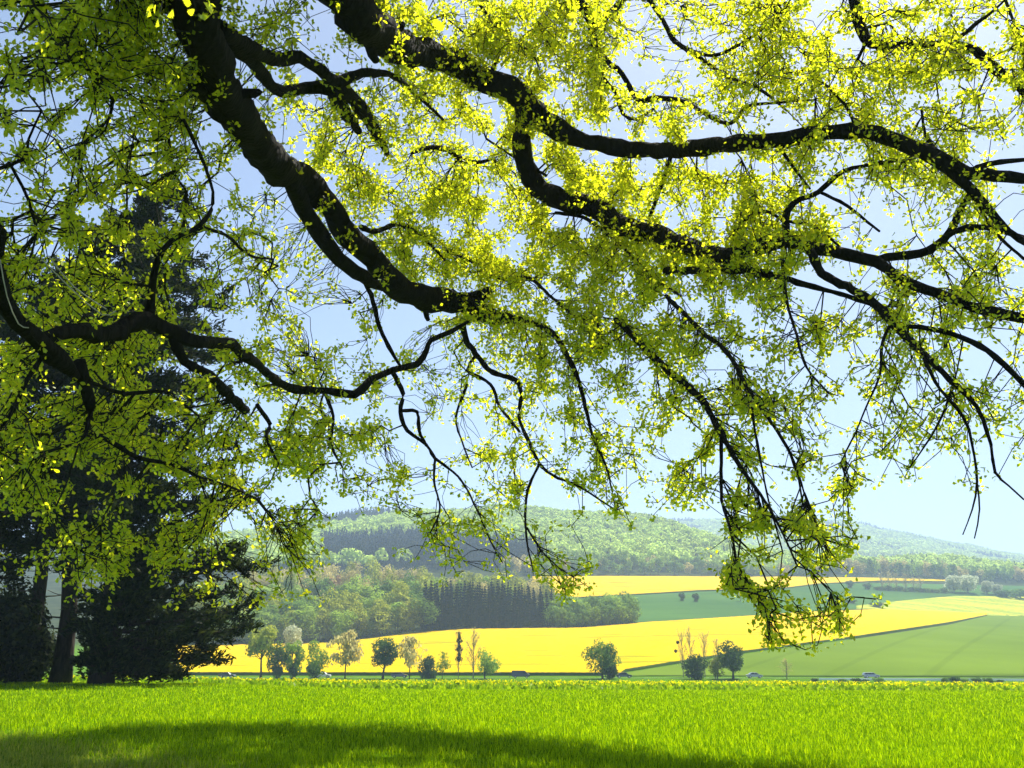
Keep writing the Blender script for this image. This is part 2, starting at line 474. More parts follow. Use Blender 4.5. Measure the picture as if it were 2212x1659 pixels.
def build_road():
    x = np.linspace(-330, 330, 111)
    def strip(y0, y1, dz):
        V = np.concatenate([np.stack([x, 0 * x + y0, ground(x, 0 * x + y0) + dz], -1), np.stack([x, 0 * x + y1, ground(x, 0 * x + y1) + dz], -1)])
        k = len(x); a = np.arange(k - 1)
        return V, np.stack([a, a + 1, k + a + 1, k + a], -1)
    V, Q = strip(279.5, 287.5, 0.10)
    tag(obj("road", mesh_data("road", V, [Q], M_ROAD)), "grey country road crossing behind the flowering strip", "road", kind="structure")
    b = Bag()
    for y0 in (279.8, 287.05): b.add(*strip(y0, y0 + .15, 0.115))
    for xa in np.arange(-300, 300, 12.0):
        b.add([(xa, 283.43, float(ground(xa, 283.5)) + .115), (xa + 4, 283.43, float(ground(xa + 4, 283.5)) + .115),
               (xa + 4, 283.57, float(ground(xa + 4, 283.5)) + .115), (xa, 283.57, float(ground(xa, 283.5)) + .115)], [[0, 1, 2, 3]])
    tag(obj("road_marking", b.data("road_marking", mat_plain("road_paint", (.75, .75, .73), .6))), "white painted lines along the country road", "road marking", kind="structure")
build_road()
ROADZ = lambda x, y=283.5: float(ground(x, y)) + 0.115

# ------------------------------------------------------------------ tree kinds (built once, copied)
def lobed_crown(rng, h, w, th, nl, n, face, lobe=0.42, out=0.72, aspect=1.15, shell=0.3, squash=1.0, droop=0.0):
    cz, rz, rx = (th + h) / 2, (h - th) / 2, w / 2
    d = unit(rng.normal(size=(nl, 3))); d[:, 2] = d[:, 2] * squash
    rad = rng.uniform(0.32, 0.86, nl) ** 0.7
    C = d * rad[:, None] * np.array([rx, rx, rz]) + [0, 0, cz]
    R = rng.uniform(.75, 1.2, nl) * lobe * min(rx, rz) * 1.05
    k = rng.choice(nl, n, p=R ** 2 / (R ** 2).sum())
    dd = unit(rng.normal(size=(n, 3)))
    rr = 1 - shell * rng.random(n) ** 1.3 + rng.normal(size=n) * .07
    P = C[k] + dd * (R[k] * rr)[:, None] * np.array([1, 1, rz / rx if rz > rx else 1.0]) ** .5
    P[:, 2] = np.maximum(P[:, 2] - droop * rng.random(n) ** 2, 0.25)
    N = unit(dd * out + rng.normal(size=(n, 3)) * (1 - out) + [0, 0, .15])
    return (*kites(P, N, face, rng, aspect), C)

def woody(rng, h, th, C, r0, sides=6, lean=0.0, every=1):
    b = Bag()
    top = h * 0.8
    zz = np.linspace(-0.2, top, 7)
    pts = np.stack([np.cumsum(rng.normal(size=7) * .012 * h) * (zz > th * .4), np.cumsum(rng.normal(size=7) * .012 * h) * (zz > th * .4), zz], -1)
    pts[:, 0] += lean * zz
    rr = r0 * (1 - 0.85 * np.linspace(0, 1, 7)); rr[0] *= 1.25
    b.add(*tube(pts, rr, sides))
    for c in C[::every]:
        z0 = rng.uniform(th * .75, max(th * .9, min(c[2] * .85, top * .8)))
        p0 = np.array([np.interp(z0, zz, pts[:, 0]), np.interp(z0, zz, pts[:, 1]), z0])
        mid = (p0 + c) / 2 + [0, 0, -.04 * h]
        b.add(*tube(catmull([p0, mid, c], h), [r0 * .34, r0 * .2, r0 * .07, r0 * .05][:len(catmull([p0, mid, c], h))] if False else np.linspace(r0 * .34, r0 * .06, len(catmull([p0, mid, c], h))), 5))
    return b

def kind_broad(name, seed, h, w, th, nl, n, face, mat, bark=M_BARK, r0=.3, **kw):
    rng = np.random.default_rng(seed)
    V, Fq, C = lobed_crown(rng, h, w, th, nl, n, face, **kw)
    return {"crown": mesh_data(name + "_crown", V, [Fq], mat), "trunk": woody(rng, h, th, C, r0).data(name + "_trunk", bark, True), "h": h, "w": w}

def kind_spruce(name, seed, h, w, n, mat, bare=0.12):
    rng = np.random.default_rng(seed)
    f = rng.random(n) ** .62                     # 0 top .. 1 bottom
    f = np.round(f * 15) / 15 + rng.normal(size=n) * .012
    f = np.clip(f, 0, 1); z = h * (1 - f * (1 - bare))
    R = w / 2 * (f ** .8) * (.75 + .25 * np.sin(f * 40 + seed)) + .12
    a = rng.random(n) * 2 * math.pi; q = np.sqrt(rng.random(n)) * rng.uniform(.8, 1.12, n)
    P = np.stack([np.cos(a) * R * q, np.sin(a) * R * q, z - .35 * R * q], -1)
    ax = np.stack([np.cos(a), np.sin(a), -.5 + .3 * rng.normal(size=n)], -1)
    N = unit(np.stack([np.cos(a) * .5, np.sin(a) * .5, np.ones(n)], -1) + rng.normal(size=(n, 3)) * .4)
    V, Fq = kites(P, N, .55, rng, 2.2, ax)
    b = Bag(); b.add(*tube([(0, 0, -.3), (0, 0, h * .5), (0, 0, h * .98)], [h * .011, h * .008, h * .001], 6))
    return {"crown": mesh_data(name + "_crown", V, [Fq], mat), "trunk": b.data(name + "_trunk", M_BARK, True), "h": h, "w": w}

def kind_bare(name, seed, h, w, mat, bark, nbranch=26, nleaf=420, th=.22, up=1.2, drop=0.0, face=.34):
    rng = np.random.default_rng(seed); b = Bag()
    zz = np.linspace(-.2, h, 8)
    pts = np.stack([np.cumsum(rng.normal(size=8)) * .05, np.cumsum(rng.normal(size=8)) * .05, zz], -1)
    b.add(*tube(pts, .2 * (1 - .9 * zz.clip(0) / h), 6)); L = []
    for i in range(nbranch):
        z0 = h * (th + (.95 - th) * (i + rng.random()) / nbranch); a = rng.random() * 6.28
        fr = (z0 / h - th) / (1 - th); ln = w / 2 * (math.sin(math.pi * min(1, .25 + fr * .75)) * .9 + .12) * rng.uniform(.7, 1.1)
        p0 = np.array([np.interp(z0, zz, pts[:, 0]), np.interp(z0, zz, pts[:, 1]), z0])
        d = np.array([math.cos(a), math.sin(a), up * rng.uniform(.6, 1.3)])
        p1 = p0 + d * ln * .6; p2 = p0 + d * ln + [0, 0, -drop * ln * .7]
        b.add(*tube(catmull([p0, p1, p2], 1.0), np.linspace(.07, .02, len(catmull([p0, p1, p2], 1.0))), 4))
        for _ in range(7):
            q = rng.random(); s0 = p0 * (1 - q) + p1 * q if rng.random() < .5 else p1 * (1 - q) + p2 * q
            e = s0 + (unit(rng.normal(size=3) * .8 + d * .5) + [0, 0, -drop]) * ln * rng.uniform(.2, .45)
            b.add(*tube([s0, (s0 + e) / 2 + rng.normal(size=3) * .05, e], [.025, .02, .014], 3, False)); L.append(e); L.append((s0 + e) / 2)
    L = np.array(L); P = L[rng.integers(0, len(L), nleaf)] + rng.normal(size=(nleaf, 3)) * .35
    ax = np.tile([0, 0, 1.0], (nleaf, 1)) + rng.normal(size=(nleaf, 3)) * (.25 if drop else 1.5)
    V, Fq = kites(P, rng.normal(size=(nleaf, 3)), face, rng, 2.2 if drop else 1.2, ax)
    return {"crown": mesh_data(name + "_crown", V, [Fq], mat), "trunk": b.data(name + "_trunk", bark, True), "h": h, "w": w}

def plant(kind, name, u, Y, h, w, label, cat, group=None, rz=0.0, parts=True, off=0.0):
    p = spot(u, Y); p.z += off
    e = empty(name, p); tag(e, label, cat, group)
    e.rotation_euler = (0, 0, rz); e.scale = (w / kind["w"], w / kind["w"], h / kind["h"])
    obj("crown", kind["crown"], e); obj("trunk", kind["trunk"], e)
    return e

def m_per(px_, Y): return px_ * Y / 2290.0

RS = np.random.default_rng(11)
Y_RD = 276.0
# ---- trees standing along the road
rd = [  # u, top v, width px, kind args, label, category
    (563, 1352, 70, ("broad", 14, 8, 5.0, 16, 2400, .5, M_YELLOWGREEN, .33, {}), "tall yellow green tree with double trunk beside the dark pines", "tree"),
    (597, 1392, 40, ("broad", 9, 5, .7, 14, 1500, .42, M_MIDGREEN, .2, {"lobe": .6}), "slim mid green tree between the tall yellow green tree and a narrow tree", "tree"),
    (631, 1378, 42, ("broad", 11, 5, .8, 16, 2000, .42, M_LIGHTGREEN, .2, {}), "narrow upright fresh green tree in front of the white blossom tree", "tree"),
    (679, 1393, 60, ("broad", 9, 7.5, .9, 15, 2100, .42, M_LIGHTGREEN, .22, {}), "round spreading fresh green tree behind the car with white bonnet", "tree"),
    (827, 1380, 62, ("broad", 10.5, 7.5, 3.2, 16, 2600, .42, M_DARKGREEN, .36, {}), "dark green round tree with thick short trunk left of the grey car", "tree"),
    (925, 1427, 44, ("broad", 5, 5.2, .2, 14, 1700, .38, M_DARKGREEN, .15, {"lobe": .6}), "low dark green bush between the drooping tree and the ivy clad tree", "bush"),
    (955, 1413, 26, ("broad", 6.5, 3, 1.4, 10, 520, .36, M_YELLOWGREEN, .1, {"lobe": .6}), "small slender yellow green tree beside the low dark bush", "tree"),
    (1048, 1404, 62, ("broad", 8, 7.5, .8, 15, 1900, .38, M_LIGHTGREEN, .2, {"out": .45}), "feathery fresh green bush tree left of the black van", "tree"),
    (1302, 1384, 74, ("broad", 10, 8.5, .9, 18, 3000, .42, M_MIDGREEN, .3, {}), "big rounded green tree standing alone before the yellow crop", "tree"),
    (1505, 1419, 62, ("broad", 6.5, 7, .4, 14, 2300, .4, M_DARKGREEN, .2, {}), "squat blackish green bush below the bare poplars", "bush"),
    (1546, 1428, 28, ("broad", 5, 3, .7, 9, 700, .36, M_YELLOWGREEN, .1, {"lobe": .6}), "small pale green sapling between the blackish bush and the dark tree", "tree"),
    (1584, 1392, 70, ("broad", 9.5, 8.2, 1.8, 16, 2900, .42, M_DARKGREEN, .32, {}), "dark green broad tree at the right end of the road tree group", "tree"),
]
for i, (u, vt, wp, ka, lab, cat) in enumerate(rd):
    Y = Y_RD - 2 + (i % 3) * 1.2
    kd = kind_broad("road_tree", 100 + i, ka[1], ka[2], ka[3], ka[4], ka[5], ka[6], ka[7], r0=ka[8], **ka[9])
    plant(kd, "roadside_bush" if cat == "bush" else "roadside_tree", u, Y, m_per(1469 - vt, Y), m_per(wp, Y), lab, cat, "trees and bushes along the road")
K_BIRCH = kind_bare("birch", 31, 13, 8, M_TAN, M_BARK, 34, 1500, .3, .9, .9, .4)
K_BIRCH2 = kind_bare("birch_slim", 32, 13, 8, M_TAN, M_BARK, 30, 1100, .34, .8, .8, .38)
plant(K_BIRCH, "birch_tree", 745, Y_RD, m_per(102, Y_RD), m_per(72, Y_RD), "pale tan drooping birch right of the round fresh green tree", "tree", "trees and bushes along the road")
plant(K_BIRCH2, "birch_tree", 884, Y_RD, m_per(90, Y_RD), m_per(62, Y_RD), "pale tan drooping birch leaning right of the grey car", "tree", "trees and bushes along the road")
K_POP = [kind_bare("poplar", 41 + i, 13, 4.6, M_TAN, M_PALEBARK, 30, 260 + 60 * i, .12, 1.9, 0, .26) for i in range(3)]
for u, vt, wp, Y, lab in ((1022, 1366, 40, 279, "bare pale poplar behind the feathery green bush tree"),
                          (1476, 1370, 26, 297, "leftmost bare poplar above the blackish bush"),
                          (1493, 1365, 28, 298, "tallest bare poplar above the blackish bush"),
                          (1524, 1374, 30, 297, "bare poplar above the right edge of the blackish bush"),
                          (1552, 1386, 26, 298, "shortest bare poplar beside the dark green broad tree"),
                          (1700, 1427, 28, 277, "small bare sapling alone before the light green wheat field")):
    plant(K_POP[int(u) % 3], "bare_tree", u, Y, m_per(1468 - vt, Y), m_per(wp, Y), lab, "tree", "bare trees along the road", u * .7)
# ivy clad tree: bare tree with dark ivy
iv = plant(K_POP[1], "ivy_clad_tree", 990, Y_RD, m_per(104, Y_RD), m_per(24, Y_RD), "slender tree wrapped in a column of dark ivy", "tree", "trees and bushes along the road")
rng = np.random.default_rng(5); n = 900
zi = rng.uniform(4.6, 12.4, n); ai = rng.random(n) * 6.28; ri = (.75 + .45 * np.sin(zi * 2.6) + .25 * np.sin(zi * 5.1)) * np.sqrt(rng.random(n)) * 1.25
Pi = np.stack([np.cos(ai) * ri + .2, np.sin(ai) * ri, zi], -1)
obj("ivy", mesh_data("ivy", *(lambda VF: (VF[0], [VF[1]]))(kites(Pi, np.stack([np.cos(ai), np.sin(ai), .3 + 0 * ai], -1) + rng.normal(size=(n, 3)) * .5, .45, rng)), M_PINE), iv)
# nests/mistletoe are too small; dark undergrowth at feet of the left roadside trees
K_BUSH = [kind_broad("bush", 60 + i, 4, 5, .1, 9, 1100, .38, m, r0=.12, lobe=.55) for i, m in enumerate((M_DARKGREEN, M_MIDGREEN, M_LIGHTGREEN))]
for u, vt, wp, lab in ((598, 1440, 30, "dark bush at the foot of the slim mid green tree"), (632, 1444, 24, "dark bush at the foot of the narrow upright tree"),
                       (676, 1440, 34, "dark bush at the foot of the round spreading tree"), (1318, 1440, 40, "dark bush at the right foot of the big rounded tree")):
    plant(K_BUSH[0], "roadside_bush", u, Y_RD - 1, m_per(1470 - vt, Y_RD), m_per(wp, Y_RD), lab, "bush", "dark bushes at tree feet")
for i, (u, wp, hp) in enumerate(((1850, 26, 10), (1898, 26, 12), (1870, 20, 8), (2042, 16, 13), (2062, 28, 14), (2085, 24, 11), (2110, 26, 12), (2135, 22, 13), (1760, 20, 9), (1820, 24, 9), (2160, 20, 8))):
    plant(K_BUSH[i % 2], "roadside_shrub", u, 267, m_per(hp, 267), m_per(wp, 267), "low scrubby shrub in front of the white crash barrier", "shrub", "shrubs before the crash barrier", i)

# ---- posts by the road, nests in the bare poplars
def post(u, Y, h, r0, label, mat):
    b = Bag(); b.add(*tube([(0, 0, -.3), (0, 0, h * .9), (.01, 0, h)], [r0, r0 * .9, r0 * .6], 8))
    o = obj("roadside_post", b.data("post", mat), None, spot(u, Y)); tag(o, label, "post")
post(1101, 289, 1.3, .05, "thin dark marker post left of the black van", M_BARK)
post(1550, 275, 1.7, .13, "short dark wooden post beside the blackish bush", M_BARK)
for u, hz, lab in ((1467, 9.6, "upper round bird nest in the leftmost bare poplar"), (1462, 7.2, "lower round bird nest in the leftmost bare poplar")):
    rng_ = np.random.default_rng(int(u)); dN = unit(rng_.normal(size=(130, 3)))
    V_, F_ = kites(dN * rng_.uniform(.2, .42, (130, 1)), dN + rng_.normal(size=(130, 3)) * .4, .26, rng_, 2.4)
    p_ = spot(u, 296.5); p_.z += hz
    tag(obj("bird_nest", mesh_data("bird_nest", V_, [F_], M_BARK), None, p_), lab, "nest")

# ---- white blossom tree and field bushes
K_BLOS = kind_broad("blossom", 70, 8, 8, 1.2, 18, 2600, .5, M_BLOSSOM, r0=.25, lobe=.5)
plant(K_BLOS, "blossom_tree", 628, 400, m_per(60, 400), m_per(46, 400), "round white blossoming tree at the edge of the wood", "tree")
for u, Y, hp, wp, k, lab in ((1473, 728, 19, 17, 0, "left one of two small round bushes in the bluish green field"), (1503, 722, 19, 18, 0, "right one of two small round bushes in the bluish green field"),
                             (1838, 812, 8, 30, 0, "flat dark bush left at the back edge of the yellow crop"), (1894, 800, 11, 36, 0, "flat dark bush below the pale striped field"),
                             (1836, 985, 16, 20, 0, "dark bush at the left end of the far hedge"), (1874, 985, 14, 22, 0, "second dark bush from the left end of the far hedge"),
                             (2205, 985, 22, 50, 1, "green bush mass at the right edge of the far hedge"), (2168, 985, 16, 40, 0, "dark low bush right of the white blossoming hedge trees")):
    plant(K_BUSH[k], "field_bush", u, Y, m_per(hp, Y), m_per(wp, Y), lab, "bush", "bushes among the far fields")
for u, hp, wp, lab in ((2062, 36, 42, "left large white blossoming hedge tree"), (2092, 38, 44, "right large white blossoming hedge tree"), (2133, 28, 28, "left small white blossoming hedge tree"), (2155, 22, 24, "right small white blossoming hedge tree")):
    plant(K_BLOS, "blossom_tree", u, 1000, m_per(hp, 1000), m_per(wp, 1000), lab + " far right", "tree", "white blossoming trees in the far hedge")
for u in (1905, 1922, 1938, 1958, 1975, 1990, 1600):
    Y = 990 if u > 1700 else 735
    plant(K_POP[u % 3], "bare_tree", u, Y, m_per(40 if u < 1960 else 32, Y), m_per(20, Y), "bare tree standing in the far hedge" if u > 1700 else "lone bare tree in the bluish green field", "tree", "bare trees in the far hedge" if u > 1700 else None, u)
for i, u in enumerate(range(1895, 2045, 12)):
    plant(K_BUSH[i % 2], "hedge_shrub", u, 988, m_per(8 + (i * 7) % 5, 988), m_per(20, 988), "low shrub of the far hedge under the bare trees", "shrub", "shrubs of the far hedge", i)

# ---- the wood behind the yellow crop
WOOD = {
    "fresh": [kind_broad("wood_fresh", 200 + i, 24, 13, 3, 13, 1300, 1.05, M_LIGHTGREEN, r0=.35, lobe=.52, shell=.2, out=.85) for i in range(3)],
    "mid": [kind_broad("wood_mid", 210 + i, 24, 13, 3, 13, 1300, 1.05, M_MIDGREEN, r0=.35, lobe=.52, shell=.2, out=.85) for i in range(3)],
    "tan": [kind_broad("wood_tan", 220 + i, 24, 13, 6, 17, 1250, .8, M_TAN, M_PALEBARK, r0=.35, lobe=.45, out=.4, shell=.6) for i in range(3)],
    "rust": [kind_broad("wood_rust", 230, 20, 9, 5, 11, 900, .8, M_RUST, r0=.3, out=.4, shell=.6)],
    "yellow": [kind_broad("wood_yellow", 240 + i, 24, 14, 4, 13, 1300, 1.05, M_YELLOWGREEN, r0=.35, lobe=.52, shell=.2, out=.85) for i in range(2)],
}
WLAB = {"fresh": "fresh green broadleaf tree in the wood behind the yellow crop", "mid": "darker green broadleaf tree in the wood behind the yellow crop",
        "tan": "budding tan tree rising in the wood behind the yellow crop", "rust": "reddish budding tree among the greener wood", "yellow": "yellow green broadleaf tree in the wood behind the yellow crop"}
rw = random.Random(4)
def wood(u, Y, h, w, k):
    p = plant(rw.choice(WOOD[k]), "broadleaf_tree", u, Y, h, w, WLAB[k], "tree", k + " trees of the wood" if k != "mid" else "darker green trees of the wood", rw.random() * 6.28)
def yF(u): return float(np.interp(tcol(u, .03), T, RY[11]))
for r_, (dy, n_, hh) in enumerate(((6, 25, 15), (22, 23, 20), (55, 23, 23), (100, 22, 24), (150, 15, 25), (205, 14, 25))):
    for i in range(n_):
        u = (540 if r_ > 3 else 410) + (i + rw.random() * .8) * (385 if r_ > 3 else 515) / n_
        if r_ > 2 and u > 840 and r_ > 4: continue
        if r_ <= 1: k = rw.choice(("fresh", "fresh", "fresh", "mid", "yellow", "yellow"))
        elif r_ <= 3: k = rw.choice(("fresh", "fresh", "mid", "tan", "yellow"))
        else: k = rw.choice(("tan", "tan", "yellow", "yellow"))
        if r_ == 3 and abs(u - 720) < 9: k = "rust"
        wood(u, yF(u) + dy + rw.uniform(-5, 5), hh * rw.uniform(.85, 1.12), rw.uniform(9, 14), k)
for r_, (dy, n_) in enumerate(((75, 14), (115, 14))):
    for i in range(n_):
        u = 900 + (i + rw.random() * .8) * 290 / n_
        wood(u, yF(u) + dy, rw.uniform(19, 22.5), rw.uniform(9, 13), rw.choice(("yellow", "tan", "yellow", "fresh")))
K_SPR = [kind_spruce("spruce", 250 + i, 24, 6.5, 1100, M_SPRUCE, .1) for i in range(4)]
for r_, (dy, n_, u0, u1) in enumerate(((5, 24, 915, 1185), (13, 24, 912, 1195), (24, 22, 915, 1200))):
    for i in range(n_):
        u = u0 + (i + rw.random() * .8) * (u1 - u0) / n_
        h = rw.uniform(20, 25) * (1 - .18 * max(0, (u - 1080) / 110))
        plant(rw.choice(K_SPR), "spruce_tree", u, yF(u) + dy + rw.uniform(-2, 2), h, rw.uniform(5, 7), "dark spruce packed in the conifer block of the wood", "tree", "spruces of the conifer block", rw.random() * 6.28)
K_EDGE = [kind_broad("edge_tree", 270 + i, 14, 13, .6, 14, 1500, .95, m, r0=.3, lobe=.55, shell=.2, out=.85) for i, m in enumerate((M_MIDGREEN, M_LIGHTGREEN, M_MIDGREEN))]
for r_, (dy, n_, u0, u1, h0) in enumerate(((5, 9, 1178, 1372, 11), (13, 8, 1170, 1372, 14), (24, 7, 1180, 1360, 15))):
    for i in range(n_):
        u = u0 + (i + .5 + rw.uniform(-.3, .3)) * (u1 - u0) / n_
        h = h0 * rw.uniform(.9, 1.1)
        plant(K_EDGE[(i + r_) % 3], "broadleaf_tree", u, yF(u) + dy, h, rw.uniform(9, 12), "rounded green tree in the low clump at the right end of the wood", "tree", "rounded trees at the end of the wood", rw.random() * 6.28)

# ---- trees along the foot of the hill, far beyond
FOOT = {k: [kind_broad("foot_" + k, 300 + j * 5 + i, 17, 12, 3, 11, 420, 1.5, m, r0=.3, lobe=.5) for i in range(2)]
        for j, (k, m) in enumerate((("fresh", M_LIGHTGREEN), ("mid", M_MIDGREEN), ("tan", M_TAN)))}
FLAB = {"fresh": "pale green tree at the foot of the far hill", "mid": "dull green tree at the foot of the far hill", "tan": "brownish budding tree at the foot of the far hill"}
def yH(u): return float(np.interp(tcol(u, .07), T, RY[13]))
for r_ in range(2):
    for i in range(58):
        u = 1090 + (i + rw.random() * .9) * 1190 / 58
        k = rw.choice(("fresh", "mid", "mid", "tan")) if u < 1800 else rw.choice(("mid", "tan", "tan", "mid", "fresh"))
        h = rw.uniform(12, 17) * (1.0 if u < 1800 else 1.25)
        plant(rw.choice(FOOT[k]), "broadleaf_tree", u, yH(u) + 8 + r_ * 26 + rw.uniform(-4, 6), h, rw.uniform(9, 14), FLAB[k], "tree", k + " trees at the foot of the hill", rw.random() * 6.28)

# ---- forests covering the hills (one mass)
def hill_forest():
    rng = np.random.default_rng(77)
    def mass(name, mat, x, y, h, w, nf, face, label, conifer=False):
        n = len(x); z = ground(x, y); tone = rng.uniform(0, .7, n)
        m = n * nf; k = np.repeat(np.arange(n), nf)
        if not conifer:
            d = unit(rng.normal(size=(m, 3))); d[:, 2] = np.abs(d[:, 2]) * 1.1 - .25
            lob = 1 + .22 * np.sin(np.arctan2(d[:, 1], d[:, 0]) * 3 + k * 1.7) * (1 - np.abs(d[:, 2])) + rng.normal(size=m) * .08
            P = np.stack([x[k], y[k], z[k] + h[k] * .58], -1) + d * np.stack([w[k] / 2, w[k] / 2, h[k] * .42], -1) * lob[:, None]
            N = d * .9 + rng.normal(size=(m, 3)) * .22
            V, Q = kites(P, N, face, rng, 1.2)
        else:
            f = rng.random(m) ** .6; a = rng.random(m) * 6.28; R = w[k] / 2 * f + .2
            P = np.stack([x[k] + np.cos(a) * R, y[k] + np.sin(a) * R, z[k] + h[k] * (1 - f * .95)], -1)
            N = np.stack([np.cos(a), np.sin(a), .6 + 0 * a], -1) + rng.normal(size=(m, 3)) * .3
            V, Q = kites(P, N, face, rng, 1.7, np.stack([np.cos(a) * .5, np.sin(a) * .5, -1 + 0 * a], -1))
        o = obj(name, mesh_data(name, V, [Q], mat, attr={"tone": np.repeat(tone[k], 4)}))
        tag(o, label, "forest", kind="stuff")
    def region(y0f, y1f, sp, u0, u1, vmid=1150):
        t0, t1 = tcol(u0, .12), tcol(u1, .12)
        pts = []
        ymin, ymax = 880, 4100
        y = ymin
        while y < ymax:
            xs = np.arange(t0 * y, t1 * y, sp) + rng.uniform(-.45, .45, len(np.arange(t0 * y, t1 * y, sp))) * sp
            ys = y + rng.uniform(-.45, .45, len(xs)) * sp
            t = xs / ys
            a = np.interp(t, T, y0f); b = np.interp(t, T, y1f)
            ok = (ys > a) & (ys < b)
            pts.append(np.stack([xs[ok], ys[ok]], -1)); y += sp
        return np.concatenate(pts)
    P = region(RY[13] + 45, RY[14] + 60, 9.0, 330, 2330)
    z = ground(P[:, 0], P[:, 1]); s = (z - EYE) / P[:, 1]
    v = CY - F * np.tan(np.arctan(s) - PITCH); u = CX + F * (P[:, 0] / P[:, 1]) / (CP + s * SP)
    keep = ~((np.abs(u - 1500) < 75) & (np.abs(v - 1208) < 6)) 
    P, u, v = P[keep], u[keep], v[keep]
    nz = np.sin(P[:, 0] / 45 + 1) + np.sin(P[:, 1] / 60 + P[:, 0] / 90)
    con = ((u > 690) & (u < 1180) & (v > 1178 + 12 * nz) & (v < 1232)) | ((u > 600) & (u < 1010) & (v < 1142 - (u - 650) * .04 + 5 * nz)) | (rng.random(len(u)) < .04)
    A, B = P[~con], P[con]
    mass("beech_forest", M_HILLBEECH, A[:, 0], A[:, 1], rng.uniform(14, 22, len(A)), rng.uniform(10, 16, len(A)), 120, 2.3, "light green broadleaf forest covering the near hill")
    mass("spruce_forest", M_HILLSPRUCE, B[:, 0], B[:, 1], rng.uniform(15, 23, len(B)), rng.uniform(5.5, 8, len(B)), 70, 1.8, "dark conifer stands on the near hill", True)
    P = region(np.maximum(RY[15] - 150, 2000), RY[16] + 60, 18.0, 1250, 2330)
    z = ground(P[:, 0], P[:, 1]); s = (z - EYE) / P[:, 1]
    v = CY - F * np.tan(np.arctan(s) - PITCH); u = CX + F * (P[:, 0] / P[:, 1]) / (CP + s * SP)
    nz = np.sin(P[:, 0] / 80 + 1) + np.sin(P[:, 1] / 60 + P[:, 0] / 130)
    con = (v < 1150 + 9 * nz) & (nz > .2) | (nz > 1.2)
    A, B = P[~con], P[con]
    mass("beech_forest", M_HILLBEECH, A[:, 0], A[:, 1], rng.uniform(15, 22, len(A)), rng.uniform(17, 25, len(A)), 42, 5.2, "hazy broadleaf forest covering the distant ridge")
    mass("spruce_forest", M_HILLSPRUCE, B[:, 0], B[:, 1], rng.uniform(16, 24, len(B)), rng.uniform(11, 15, len(B)), 30, 4.8, "hazy conifer stands on the distant ridge", True)
hill_forest()

